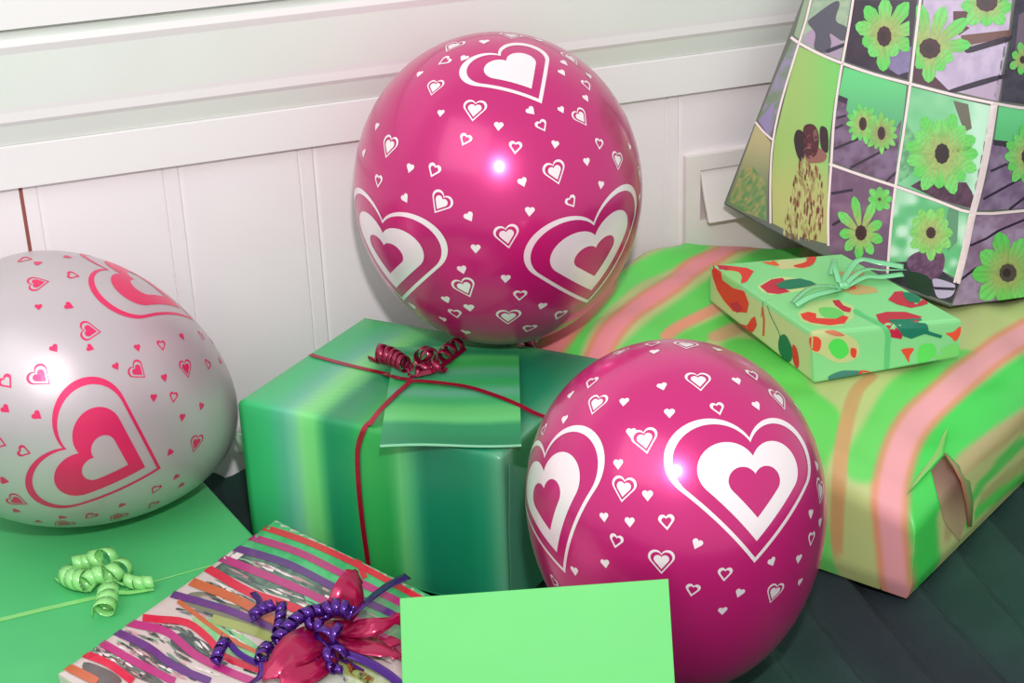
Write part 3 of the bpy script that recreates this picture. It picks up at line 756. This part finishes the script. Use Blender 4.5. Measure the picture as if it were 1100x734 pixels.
# broad green ribbon band round the parcel
ink(mb, tr, zz([(620,352),(650,372),(738,425),(742,505),(738,578),(722,582),(722,505),(720,430),(640,382),(605,362)]), (96, 200, 122), 2, rnd_=True, step=2)
sroot = empty('small_gift', sum(top, Vector()) / 4 + Vector((0, 0, -.05)))
tag(sroot, 'small flat present in green poppy-print paper with a pale green bow', 'gift box')
mb.build('box', M_paper, sroot, smooth=False)
def on_t(x, y, up):
    q = zz([(x, y)])[0]; h, n = hit(tr, *q); return (h if h is not None else onz(q[0], q[1], .205)) + Vector((0, 0, up))
for pts, tw in (([(560, 285, .002), (500, 300, .010), (440, 318, .012), (380, 345, .004)], .5), ([(560, 290, .002), (520, 315, .008), (450, 335, .008), (395, 350, .003)], -.4),
                ([(560, 280, .002), (540, 245, .012), (535, 212, .012), (520, 240, .004)], .6), ([(560, 275, .003), (620, 215, .012), (700, 232, .015), (790, 232, .010)], .5),
                ([(565, 282, .003), (640, 250, .012), (720, 250, .012), (800, 236, .008)], -.5), ([(570, 285, .002), (650, 262, .008), (710, 262, .008), (790, 246, .006)], .3)):
    m_ = MB(); strip(m_, smoothline([on_t(a, b, u + .0015) for a, b, u in pts], 8), .0065, (0, -.2, 1), twist=tw); m_.build('ribbon_end', M_mint, sroot, solid=.0003, smooth=True)
m_ = MB(); curl(m_, [on_t(548, 285, .006), on_t(580, 283, .006)], .004, 2.2, .006); m_.build('bow_knot', M_mint, sroot, solid=.0003, smooth=True)

# ------------------------------------------------------------------ photo-print gift bag
Gb, Eb = ony(778, 218, 1.640), onz(1022, 329, .148)
Fb = Eb + (Vector((1.161, 1.489, .13)) - onz(1022, 329, .148)) * 2.4
Gt, Et = ony(862, 0, 1.630), ony(1090, 0, Eb.y + .03)
Ft = Et + (Fb - Eb) * .92
NB = 26
foot_b = [Gb, Eb, Fb, Vector((Fb.x + .03, 1.672, Fb.z + .02)), Vector((1.06, 1.682, .20))]
foot_t = [Gt, Et, Ft, Vector((Ft.x, 1.660, Ft.z)), Vector((1.12, 1.665, Gt.z))]
EXT = 1.35
def side(i, u, v):
    j = (i + 1) % 5
    vv_ = v * EXT
    pb = foot_b[i].lerp(foot_b[j], u); pt_ = foot_t[i].lerp(foot_t[j], u)
    p = pb + (pt_ - pb) * vv_
    e1 = (foot_b[j] - foot_b[i]); n_ = Vector((e1.y, -e1.x, 0)).normalized()
    if i == 0:                                    # front panel bellies out, with its left edge turned back
        p += n_ * (.010 * math.sin(math.pi * min(1, max(0, u))) ** .8 * (1 - .35 * v)) - Vector((0, 0, .004)) * math.sin(math.pi * u) * (1 - min(1, v * 3))
        p += (Gt - Gb).normalized().cross(Vector((0, 0, 1))) * 0
    elif i == 1: p += n_ * .006 * math.sin(math.pi * u)
    p.y = min(p.y, 1.694 if p.z < .36 else 1.652)
    return p
rows = []
for v in lerps(NB):
    rows.append([side(i, k / 22, v) for i in range(5) for k in range(22)])
mb = MB()
BORD = (246, 226, 226); BASEC = (104, 108, 98)
mb.grid(rows, BASEC, closeu=True)
cen = sum(foot_b, Vector()) / 5
mb.grid([rows[0], [cen] * len(rows[0])], (60, 70, 66), closeu=True)
tr = bvh(mb)
def noisy(c1, c2, sc_=.08, seed=0):
    def f(x, y):
        v = .6 * vn(x, y, sc_, seed) + .4 * vn(x, y, sc_ * 2.7, seed + 3); return mix(c1, c2, sstep(.25, .75, v))
    return f
def vgrad(c1, c2, y0, y1): return lambda x, y: mix(c1, c2, sstep(y0, y1, y))
# cell outlines of the photo grid
PLANK, PLANKD, GAP = (168, 148, 180), (92, 70, 92), (44, 30, 52)
def cell(poly, col, lay=1, st=3, r=None): ink(mb, tr, poly, col, lay, step=st, rnd_=(lay in (3, 4, 5) and len(poly) > 4) if r is None else r)
cell([(862,0),(870,0),(859,44),(853,40),(840,84),(855,46),(852,60),(836,118),(829,146),(815,130)][:0] or [(864,0),(870,0),(858,42),(853,38)], (150, 170, 140))
cell([(851,43),(857,47),(850,72),(836,118),(827,148),(814,129),(832,85)], noisy((120, 140, 112), (152, 140, 172), .15))
cell([(829,112),(833,108),(826,146),(815,130)], (148, 136, 176), 2)
cell([(812,133),(828,153),(825,195),(824,238),(800,229),(780,219),(795,180)], vgrad((190, 178, 132), (112, 132, 98), 140, 222))
cell([(798,182),(808,178),(822,196),(823,236),(800,228),(783,216)], noisy((90, 140, 86), (172, 160, 104), .3), 2)
cell([(873,0),(914,0),(909,34),(903,65),(881,56),(860,45),(866,22)], noisy((172, 190, 160), (150, 176, 150), .2))
cell([(866,36),(880,26),(903,36),(905,50),(902,64),(880,55),(862,44)], (176, 152, 178), 2)
cell([(876,16),(896,2),(902,4),(898,22),(910,30),(906,44),(892,36),(893,46),(889,57),(875,52),(876,36),(868,24)], (88, 86, 98), 3)
cell([(886,54),(907,46),(907,50),(890,57)], (52, 46, 66), 4)
cell([(857,49),(881,60),(903,70),(896,110),(891,150),(889,210),(888,262),(858,254),(830,240),(829,190),(832,152),(840,118)],
     lambda x, y: mix(mix((160, 196, 108), (126, 208, 104), sstep(860, 900, x)), (188, 190, 116), sstep(150, 215, y)))
random.seed(3)
for k in range(300):                              # seed head
    y = 172 + 84 * random.random() ** .8; wdt = 12 + (y - 178) * .32; x = 866 + (random.random() - .45) * wdt * 1.7 + (y - 178) * .02
    if x > 884 or x < 834 + max(0, 0): continue
    cc = random.choice([(124, 62, 50), (110, 50, 44), (200, 194, 130), (196, 190, 124), (150, 104, 70), (168, 166, 98), (160, 140, 84)])
    cell([(x, y - 4), (x + 1.4, y - 1), (x + .7, y + 5), (x - .9, y + 2)], cc, 2 + .01 * k, 9)
for pl, cc in (([(856,140),(862,141),(866,150),(864,168),(861,174),(856,166),(853,150)], (48, 22, 34)), ([(863,138),(870,133),(877,137),(880,150),(877,166),(868,170),(864,160)], (82, 28, 40)),
               ([(881,137),(888,138),(890,150),(889,164),(882,158)], (52, 22, 32)), ([(864,160),(878,158),(888,166),(884,174),(868,174)], (150, 96, 84)),
               ([(873,140),(877,139),(879,150),(875,152)], (130, 84, 80)), ([(867,146),(871,144),(872,156),(868,158)], (140, 60, 66))): cell(pl, cc, 4, 9)
# top-row dark photo with a flower
cell([(918,0),(985,0),(980,45),(975,86),(940,77),(908,66),(912,36)], noisy((62, 42, 62), (48, 34, 56), .1))
cell([(952,62),(962,56),(979,50),(976,84),(964,80),(955,74)], noisy((128, 112, 156), (140, 124, 168), .2), 2)
cell([(966,80),(976,77),(975,86)], GAP, 3)
# second: planks
cell([(992,0),(1087,0),(1082,50),(1075,82),(1072,109),(1025,98),(981,88),(986,45)], noisy((206, 186, 214), (188, 170, 200), .12))
cell([(981,70),(1000,78),(1012,90),(1020,98),(981,88)], (84, 46, 62), 2)
cell([(1032,38),(1086,32),(1084,40),(1034,50)], (116, 78, 72), 2)
cell([(1038,52),(1060,45),(1085,38),(1084,44),(1062,51),(1040,57)], GAP, 3)
cell([(1018,98),(1032,98),(1078,84),(1078,80),(1056,85),(1030,93)], GAP, 3)
cell([(1076,84),(1074,98),(1072,109),(1034,100)], (188, 164, 190), 2)
cell([(1024,12),(1042,12),(1034,26),(1042,30),(1030,38),(1024,26)], (86, 40, 50), 2)
# lower photos of the front panel
cell([(907,72),(940,82),(974,92),(970,130),(961,197),(925,185),(893,173),(897,120)], vgrad((104, 214, 132), (92, 178, 124), 75, 140))
cell([(901,102),(911,106),(909,118),(930,150),(950,156),(969,128),(968,132),(961,197),(925,185),(893,173),(896,140)], noisy((132, 106, 138), (98, 70, 96), .09), 2)
cell([(901,102),(911,106),(909,112),(900,108)], (56, 40, 62), 3)
for a, b in (((899,127),(909,124)), ((896,160),(930,146)), ((914,180),(952,160)), ((952,195),(964,184)), ((897,138),(906,134))): cell(band([a, b], 2.6), GAP, 3)
cell([(893,179),(925,190),(961,202),(956,250),(952,297),(920,288),(891,270)], noisy((140, 104, 132), (116, 84, 112), .08))
for a, b in (((893,208),(916,204)), ((894,242),(908,234)), ((912,182),(922,188))): cell(band([a, b], 3), GAP, 2)
cell([(978,93),(1025,105),(1069,115),(1062,165),(1047,226),(1005,213),(963,198),(970,150)],
     lambda x, y: mix((108, 196, 132), (196, 236, 208), min(1, sstep(1015, 1060, x) * .8 + .5 * vn(x, y, .07, 4))))
cell([(972,128),(985,150),(990,175),(975,190),(966,196),(968,160)], noisy((130, 200, 140), (90, 150, 110), .2), 2)
cell([(1024,108),(1040,112),(1044,138),(1036,142),(1028,120)], (108, 104, 88), 2)
cell([(978,200),(988,194),(1038,196),(1044,206),(1047,216),(1045,225),(1005,213)], noisy((66, 32, 54), (94, 56, 84), .2), 2)
cell([(962,202),(1005,217),(1045,230),(1038,270),(1031,301),(1010,290),(985,280),(955,282),(958,245)],
     lambda x, y: mix((98, 190, 124), (200, 236, 208), sstep(.2, .75, vn(x, y, .09, 6))))
cell([(1019,222),(1030,226),(1028,260),(1018,270),(1014,250)], (96, 150, 112), 2)
cell([(953,283),(985,281),(1010,290),(1030,304),(1022,326),(1000,318),(975,310),(952,299)], noisy((52, 34, 58), (42, 46, 52), .2), 2)
cell([(1003,299),(1022,304),(1026,308),(1022,318),(1008,320),(1003,308)], (190, 176, 206), 3)
cell([(1003,308),(1026,309),(1025,312),(1004,311)], GAP, 4)
cell([(975,278),(988,270),(1010,270),(1015,280),(1010,296),(998,300),(985,296),(976,288)], noisy((92, 50, 80), (122, 82, 120), .5), 4)
cell([(976,292),(990,294),(999,300),(1000,318),(980,310),(974,304)], (24, 52, 34), 5)
# right-hand panel
cell([(1091,0),(1120,0),(1120,112),(1100,112),(1075,109),(1078,82),(1084,50)], noisy((70, 66, 84), (48, 40, 60), .1))
cell([(1094,16),(1120,0),(1120,44),(1090,56)], (120, 100, 120), 2)
cell([(1073,114),(1100,118),(1120,118),(1120,170),(1068,150)], vgrad((104, 220, 140), (92, 200, 124), 115, 150))
cell([(1066,150),(1084,152),(1086,158),(1120,158),(1120,224),(1100,224),(1050,226),(1060,190)], noisy((146, 126, 156), (118, 92, 126), .1))
cell([(1067,150),(1083,152),(1082,158),(1067,156)], GAP, 2)
for a, b in (((1064,184),(1082,176)), ((1056,214),(1100,190)), ((1084,225),(1110,205))): cell(band([a, b], 2.6), GAP, 2)
cell([(1048,231),(1100,229),(1120,229),(1120,326),(1100,326),(1023,328),(1032,302),(1040,268)], noisy((170, 148, 178), (138, 108, 136), .08))
for a, b in (((1042,264),(1060,256)), ((1060,256),(1072,248)), ((1072,248),(1110,232)), ((1030,302),(1048,288))): cell(band([a, b], 2.4), GAP, 2)
def flower(cx_, cy_, r, n, rc, c1=(98, 218, 94), c2=(174, 184, 108), rot=0, asp=1, lay=5, clip=None, cc=(66, 30, 34), petal=.34, lens=None, rcx=None):
    for k in range(n):
        a = rot + 2 * math.pi * k / n; R_ = r * (lens[k % len(lens)] if lens else 1 + .10 * math.sin(k * 2.7))
        ux, uy = math.cos(a) * asp, math.sin(a); vx, vy = -math.sin(a) * asp, math.cos(a); wd = r * petal * .88
        pts = [(.12, -.25), (.45, -.8), (.75, -1), (.93, -.55), (1, 0), (.93, .55), (.75, 1), (.45, .8), (.12, .25)]
        poly = [(cx_ + ux * R_ * p + vx * wd * q * .5, cy_ + uy * R_ * p + vy * wd * q * .5) for p, q in pts]
        if clip: poly = [(min(max(x, clip[0]), clip[2]), min(max(y, clip[1]), clip[3])) for x, y in poly]
        ph = k % 2
        def fc(x, y, R_=R_, ph=ph):
            d = math.hypot((x - cx_) / asp, y - cy_) / R_
            st_ = math.sin(math.atan2(y - cy_, (x - cx_) / asp) * n * 3.1)
            return mix(mix(c2, mix(c1, (150, 236, 140), .35 * ph), sstep(.25, .85, d + .12 * math.sin(x * 1.3))), (112, 150, 78), .38 * max(0, st_))
        try: cell(poly, fc, lay + .45 * ph, 2.5, r=False)
        except Exception: pass
    rx = rcx or rc * asp
    cell([(cx_ + math.cos(t) * rx * (1 + .08 * (k % 2)), cy_ + math.sin(t) * rc * (1 + .08 * (k % 2))) for k, t in enumerate([2 * math.pi * k / 20 for k in range(20)])], cc, lay + 1.2, 6)
    cell([(cx_ - rx * .15 + math.cos(t) * rx * .5, cy_ + math.sin(t) * rc * .5) for t in [2 * math.pi * k / 12 for k in range(12)]], mix(cc, (40, 24, 20), .6), lay + 1.7, 6)
flower(950, 39, 36, 10, 10.5, rot=.35, asp=.92, clip=(914, 0, 977, 86), petal=.52, rcx=7.5, lens=[1, .7, 1.05, .75, .75, 1, 1.1, 1.15, 1.3, 1.2])
flower(1060, 3, 28, 9, 9, rot=.2, clip=(992, 0, 1086, 40), petal=.62, rcx=11, lens=[1, 1.05, .9, 1.1, 1, 1])
flower(999, 52, 37, 11, 10.5, rot=-.1, asp=1, clip=(984, 0, 1060, 90), petal=.46, rcx=11, lens=[1.2, .75, .75, 1.0, .7, .6, .7, 1.2, 1.35, 1.3, 1.4])
flower(927, 133, 21, 14, 7, asp=.85, petal=.36, rcx=4)
flower(947, 143, 21, 14, 7, asp=.85, petal=.36, rot=.2, c1=(120, 205, 90), c2=(160, 160, 98), rcx=4, lay=7.5)
flower(945, 214, 14, 8, 2, petal=.6, c2=(110, 200, 90), clip=(925, 196, 958, 232), cc=(90, 110, 60))
flower(925, 250, 29, 9, 8, asp=.85, rot=.3, petal=.46, rcx=6, lay=7.5, lens=[1, .95, 1, .95, .95, 1.25, 1.4, 1.3, 1])
flower(1012, 165, 42, 15, 10.5, asp=.93, petal=.44, rcx=7.5, cc=(42, 24, 28))
flower(1000, 250, 28, 12, 6, asp=.85, petal=.5, c1=(130, 216, 100), rcx=5)
flower(1098, 64, 18, 7, 4, petal=.6, asp=.8)
flower(1104, 168, 32, 14, 9, petal=.44, asp=.8)
flower(1082, 293, 36, 9, 9.5, rot=.3, asp=.98, petal=.62, rcx=9, cc=(84, 76, 66), lens=[1.05, 1, 1, 1.15, 1.1, 1.05, 1.25, 1.15, 1.1])
cell(band([(1077, 302), (1076, 326)], 7), (180, 176, 116), 4.5)
# the photo grid carries on towards the rim
cell([(866,-4),(915,-4),(926,-96),(888,-104)], noisy((104, 196, 122), (150, 190, 110), .1))
cell([(919,-4),(987,-4),(998,-90),(930,-96)], noisy((134, 108, 140), (98, 72, 98), .08)); cell([(991,-4),(1087,-4),(1096,-80),(1002,-90)], vgrad((112, 206, 134), (176, 226, 150), -85, -5))
cell([(1091,-4),(1125,-4),(1134,-78),(1100,-80)], noisy((146, 126, 156), (118, 92, 126), .1))
for fx, fy, fr_ in ((960, -48, 30), (1042, -44, 32), (898, -50, 20)): flower(fx, fy, fr_, 11, 8, petal=.5)
for pts, wd in (([(872,-2),(866,22),(859,45),(840,108),(831,150),(828,190),(828,240)], 2.2), ([(917,-2),(911,36),(905,68),(897,120),(893,178),(890,225),(890,264)], 2.6), ([(989,-2),(983,46),(978,90),(971,140),(962,200),(957,245),(953,299)], 2.8),
                ([(1067.5,112),(1060,160),(1050.5,205),(1044,230),(1036,268),(1027,304)], 6.5), ([(850,40),(860,47),(881,58),(905,68),(940,80),(978,90),(1025,102),(1074,112),(1100,116),(1125,117)], 3), ([(812,131),(821,142),(830,150)], 2.2),
                ([(891,176),(925,188),(962,200),(1005,215),(1047,229),(1100,226),(1125,225)], 3)):
    ink(mb, tr, band([(p.x, p.y) for p in smoothline([(a, b, 0) for a, b in pts], 3)], wd), BORD, 8.5, step=6)
broot = empty('gift_bag', (cen.x, cen.y, min(p.z for p in rows[0])))
tag(broot, 'large paper gift bag printed with a grid of daisy photographs, leaning in the upper right', 'gift bag')
mb.build('bag_body', M_bag, broot, smooth=False)
m_ = MB()                                         # dark folded base panel seen under the left edge
m_.grid([[side(0, k / 12, 0) + Vector((0, 0, -.001)) for k in range(13)], [side(0, k / 12, 0) + Vector((.02, .03, -.004)) for k in range(13)]], (74, 84, 80)); m_.build('base_panel', M_bag, broot, solid=.0006)
# cord handle loops above the rim
for dy in (0,):
    m_ = MB(); a, b = side(0, .3, 1), side(0, .7, 1); mid = (a + b) / 2 + Vector((0, 0, .12))
    pth = smoothline([a + Vector((0, -.002, -.02)), a + Vector((0, -.002, .05)), mid, b + Vector((0, -.002, .05)), b + Vector((0, -.002, -.02))], 8)
    rws = []
    for i, p in enumerate(pth):
        t = (pth[min(i + 1, len(pth) - 1)] - pth[max(0, i - 1)]).normalized(); u = t.cross(Vector((0, 1, 0))).normalized(); v = t.cross(u)
        rws.append([p + (u * math.cos(q) + v * math.sin(q)) * .002 for q in [math.pi * k / 4 for k in range(8)]])
    m_.grid(rws, (230, 225, 220), closeu=True); m_.build('cord_handle', M_bag, broot, smooth=True)

# ------------------------------------------------------------------ flat plain green present
ZF = .052
c0 = Vector((.203, 1.640, 0)); a_ = Vector((.182, -.983, 0)) * .70; b_ = Vector((-.983, -.182, 0)) * .52
mb = MB(); mb2 = [c0, c0 + a_, c0 + a_ + b_, c0 + b_]
for P_, Q_ in ((mb2, 1),):
    lo = [p + Vector((0, 0, .0006)) for p in P_]; hi = [p + Vector((0, 0, ZF)) for p in P_]
    mb.face(hi[::-1]); mb.face(lo)
    for i in range(4): mb.face([lo[i], lo[(i + 1) % 4], hi[(i + 1) % 4], hi[i]][::-1])
froot = empty('flat_gift', c0 + (a_ + b_) / 2)
tag(froot, 'wide flat present in plain green paper with a lime curled bow, under the white balloon', 'gift box')
mb.build('box', M_greenpaper, froot, bevel=.004, weld=True)
Zr = ZF + .0008
m_ = MB(); strip(m_, [onz(-60, 682, Zr), onz(0, 666, Zr), onz(50, 654, Zr), onz(112, 640, Zr)], .006, (0, 0, 1)); m_.build('ribbon', M_lime, froot, solid=.0003)
m_ = MB(); strip(m_, [onz(112, 640, Zr), onz(190, 618, Zr), onz(262, 598, Zr)], .0016, (0, 0, 1)); m_.build('ribbon', M_lime, froot, solid=.0003)
def q8(x, y, up=.012): return onz(x / 3.783, 540 + y / 3.783, ZF + up)
for pts, rad, tn in (([(265, 290, .012), (300, 310, .012), (350, 320, .013)], .0095, 4.2), ([(350, 330, .012), (380, 300, .016), (430, 290, .018)], .008, 3),
                     ([(300, 250, .014), (330, 245, .015), (370, 240, .015)], .0075, 3), ([(360, 225, .018), (400, 230, .02), (450, 215, .018)], .0085, 2.6),
                     ([(425, 300, .014), (470, 280, .016), (510, 255, .014)], .009, 3), ([(440, 350, .014), (435, 395, .012), (420, 440, .010)], .0095, 3.6),
                     ([(500, 310, .010), (550, 325, .008), (610, 325, .007)], .006, 3.6)):
    m_ = MB(); curl(m_, [q8(a / 1.0, b, u) for a, b, u in pts], rad * 1.05, tn * .85, .0095); m_.build('curled_ribbon', M_lime, froot, solid=.0003, smooth=True)
m_ = MB(); strip(m_, smoothline([q8(430, 360, .006), q8(520, 366, .003), q8(625, 350, .003)], 6), .006, (0, 0, 1)); m_.build('ribbon_end', M_lime, froot, solid=.0003)

# ------------------------------------------------------------------ striped cellophane present
ZS = .077
Sx = [onz(62, 722, ZS), onz(296, 557, ZS), onz(466, 640, ZS)]
d1 = (Sx[2] - Sx[1]).normalized()
top = [Sx[1] + (Sx[2] - Sx[1]) * 0, Sx[0], Sx[0] + d1 * .405, Sx[1] + d1 * .42]
mb = quadbox(top, Vector((0, 0, -(ZS - ZF - .001))), 20, (208, 192, 188))
tr = bvh(mb)
bounds = [(62, 722), (296, 557), (466, 640), (470, 734), (60, 734)]
GP, GY, WH = (66, 170, 106), (92, 104, 100), (232, 218, 214)
ink(mb, tr, [(300, 552), (470, 634), (476, 668), (420, 672), (360, 640), (300, 600), (250, 590)], noisy((62, 168, 100), (84, 190, 122), .1), 2, step=5)  # green reflection of the neighbouring box, painted onto the cellophane
for pl, cc in (([(262,590),(300,604),(356,634),(400,664),(350,664),(290,640),(244,618),(226,616),(240,604)], noisy((94, 128, 108), (66, 84, 82), .2)),
               ([(214,636),(260,650),(300,672),(312,690),(262,676),(196,650)], (120, 120, 100)),
               ([(206,662),(250,676),(280,700),(262,712),(232,700)], noisy((90, 200, 130), (170, 190, 140), .3)),
               ([(196,680),(226,694),(244,712),(226,716),(184,694)], noisy((76, 90, 88), (54, 62, 64), .2)),
               ([(140,690),(180,706),(210,724),(176,722),(150,708)], noisy((84, 98, 96), (60, 70, 70), .2)),
               ([(90,712),(120,722),(130,734),(96,734)], noisy((90, 90, 88), (70, 80, 76), .2)),
               ([(112,696),(140,712),(176,734),(160,734),(120,716),(100,700)], noisy((96, 108, 104), (70, 78, 78), .2)),
               ([(300,712),(360,722),(370,734),(300,734)], (188, 190, 178)),
               ([(398,640),(440,652),(450,690),(400,690)], noisy((70, 180, 108), (110, 150, 110), .2)),
               ([(350,700),(380,704),(420,730),(420,734),(372,734)], noisy((160, 190, 120), (200, 200, 180), .2))):
    ink(mb, tr, pl, cc, 2.6, step=5, rnd_=True)
for pl, cc in (([(280,632),(300,636),(312,646),(296,650)], (216, 200, 196)), ([(250,590),(262,596),(250,606),(240,600)], WH), ([(322,628),(352,644),(356,656),(330,650)], (96, 196, 140))):
    ink(mb, tr, pl, cc, 3, step=6)
CR, MG, PU, OR = (212, 24, 62), (184, 44, 122), (98, 42, 124), (198, 98, 52)
for pts, wd, cc in (
 ([(298,558),(358,583),(408,612),(458,637)], 2, (196,150,92)),
 ([(283,567),(330,583),(385,608),(441,638),(470,654)], 5.5, CR), ([(271,578),(320,594),(363,615),(430,648),(470,668)], 6.5, MG),
 ([(258,591),(308,606),(358,631),(420,660),(460,684)], 6.5, PU), ([(245,603),(295,623),(345,645),(420,690),(460,710)], 7, MG),
 ([(231,616),(270,638),(318,655),(430,705),(460,720)], 7.5, CR), ([(217,630),(250,643),(273,655),(330,690),(400,734)], 8, OR),
 ([(199,643),(238,654),(270,666),(330,690),(390,724)], 6.5, PU), ([(240,669),(270,678),(295,688),(340,706),(400,733)], 8, (160,170,96)),
 ([(204,656),(236,680),(260,694),(300,712)], 4, OR), ([(167,666),(201,670),(225,688),(241,706),(278,720),(330,733)], 6.5, CR),
 ([(148,672),(180,680),(209,704),(240,720),(272,733)], 7, MG), ([(128,681),(159,696),(188,717),(226,733)], 7, PU),
 ([(109,691),(140,709),(177,728),(188,733)], 7, MG), ([(90,703),(117,714),(143,733)], 7, CR), ([(70,716),(98,730),(104,734)], 8, OR),
 ([(385,602),(388,612),(392,622)], 5, CR)):
    pts = [(pts[0][0] - .4 * (pts[1][0] - pts[0][0]), pts[0][1] - .4 * (pts[1][1] - pts[0][1]))] + list(pts)
    pts = [(p.x, p.y) for p in smoothline([(a, b, 0) for a, b in pts], 4)]
    ink(mb, tr, band(pts, wd * (1.22 if wd > 3 else 1)), cc, 4.5 if wd > 3 else 4, step=7)
LINES = [[(258,591),(308,606),(358,631),(420,660)],[(245,603),(295,623),(345,645),(420,690)],[(231,616),(270,638),(318,655),(430,705)],[(217,630),(250,643),(273,655),(330,690),(400,734)],
  [(199,643),(238,654),(270,666),(330,690)],[(167,666),(201,670),(225,688),(241,706),(278,720)],[(148,672),(180,680),(209,704),(278,728)],[(128,681),(159,696),(188,717),(230,734)],[(109,691),(140,709),(177,728)],[(90,703),(117,714),(140,734)]]
LR = [smoothline([(a, b, 0) for a, b in L], 8) for L in LINES]
random.seed(12)
for i in range(230):
    k = random.randrange(len(LR) - 1); A_, B_ = LR[k], LR[k + 1]; u0 = random.random() * .9; ln = .05 + .14 * random.random(); f = .3 + .4 * random.random()
    pts = []
    for q in range(4):
        u = min(.999, u0 + ln * q / 3); a = A_[int(u * len(A_))]; b = B_[int(u * len(B_))]; pts.append((a.x + (b.x - a.x) * f, a.y + (b.y - a.y) * f))
    ink(mb, tr, band(pts, [.4, 1.5 + 2 * random.random(), 1.5 + 1.5 * random.random(), .4]), random.choice([(236, 222, 220), (236, 222, 220), (150, 190, 160), (60, 70, 70), (70, 84, 80), (104, 116, 112), (110, 136, 118), (206, 150, 160), (190, 150, 150)]), 3.2, step=7)
# the stripes carry on over the part below the frame
droot = empty('striped_gift', sum(top, Vector()) / 4 - Vector((0, 0, ZS - ZF)))
tag(droot, 'flat present in multicoloured striped cellophane with a purple and magenta foil bow', 'gift box')
mb.build('box', M_cello, droot, smooth=False)
def z1(x, y, up): return onz(220 + x / 3.99, 550 + y / 3.99, ZS + up)
def petal(pts, wd, tw=.4, nrm=(0, -.4, 1), w0=.35):
    m_ = MB(); P_ = smoothline([z1(*p) for p in pts], 8)
    strip(m_, P_, lambda t: wd * (w0 + (1 - w0) * math.sin(math.pi * min(1, t * 1.15 + .05)) ** .7) if t < .85 else wd * max(.12, (1 - t) / .15 * .8), nrm, twist=tw)
    m_.build('foil_petal', M_magenta, droot, solid=.0004, smooth=True)
petal([(580, 460, .004), (600, 400, .018), (625, 320, .030), (650, 250, .034)], .031, .2, (0, -1, .6), .6)
petal([(560, 500, .004), (640, 500, .016), (740, 490, .022), (880, 440, .016)], .019, .5)
petal([(560, 520, .003), (650, 560, .010), (750, 590, .012), (850, 620, .006)], .024, -.3)
petal([(520, 510, .006), (440, 560, .020), (350, 620, .022), (250, 720, .010)], .032, .3, (0, -.8, 1), .5)
petal([(540, 520, .004), (480, 620, .012), (400, 690, .014), (330, 760, .008)], .034, -.2, (0, -.6, 1), .5)
petal([(500, 480, .002), (600, 500, .010), (700, 550, .010), (860, 560, .005)], .018, .2)
for pts, rad, tn, wd in (([(300, 560, .012), (370, 480, .022), (440, 435, .026), (520, 420, .026)], .0058, 5.5, .0085), ([(510, 430, .026), (560, 410, .030), (620, 425, .028)], .0078, 3.5, .007),
                         ([(200, 450, .014), (240, 420, .018), (290, 400, .020)], .0055, 3.2, .007), ([(330, 390, .020), (325, 450, .016), (310, 520, .010)], .0048, 3.6, .008),
                         ([(290, 575, .010), (255, 595, .010), (240, 640, .010)], .0060, 2.6, .008), ([(45, 640, .006), (65, 590, .012), (90, 545, .014)], .0050, 2.6, .009),
                         ([(500, 560, .018), (540, 520, .022), (585, 540, .02)], .0100, 2.3, .0065), ([(490, 600, .014), (540, 620, .012), (590, 590, .014)], .0080, 2.2, .007),
                         ([(430, 490, .018), (470, 480, .022), (500, 500, .02)], .0060, 2.2, .007), ([(520, 650, .008), (550, 670, .008), (580, 680, .006)], .0040, 2, .006)):
    m_ = MB(); curl(m_, [z1(*p) for p in pts], rad, tn, wd); m_.build('curled_ribbon', M_purple, droot, solid=.0004, smooth=True)
for pts, wd in (([(870, 275, .008), (780, 320, .014), (690, 390, .020), (620, 450, .018)], .0085), ([(590, 600, .012), (690, 640, .010), (790, 700, .008), (860, 760, .006)], .0075),
                ([(205, 345, .012), (235, 385, .014), (215, 430, .014)], .006), ([(90, 545, .014), (150, 610, .008), (230, 650, .006), (250, 640, .01)], .0055), ([(250, 640, .010), (240, 700, .006), (190, 740, .004)], .006)):
    m_ = MB(); strip(m_, smoothline([z1(*p) for p in pts], 8), wd, (0, -.4, 1), twist=.7); m_.build('ribbon_end', M_purple, droot, solid=.0004, smooth=True)

# ------------------------------------------------------------------ blank green card
nrm = ray(575, 745); dpl = 1.315
def onp(px, py): d = ray(px, py); return CAM + d * (dpl / d.dot(nrm))
tl, tr_, br = onp(429.5, 643), onp(718, 622), onp(725, 734)
dd = (br - tr_).normalized()
k = (.0815 - tl.z) / dd.z
q = [tl, tr_, tr_ + dd * k, tl + dd * k]
mb = MB(); nb_ = nrm * .0024
mb.face([q[0], q[3], q[2], q[1]]); mb.face([p + nb_ for p in q])
for i in range(4): mb.face([q[i], q[(i + 1) % 4], q[(i + 1) % 4] + nb_, q[i] + nb_])
o = mb.build('greeting_card', M_card, weld=True, bevel=.0004)
tag(o, 'blank bright green rectangular card propped in front of the lower pink balloon', 'card')
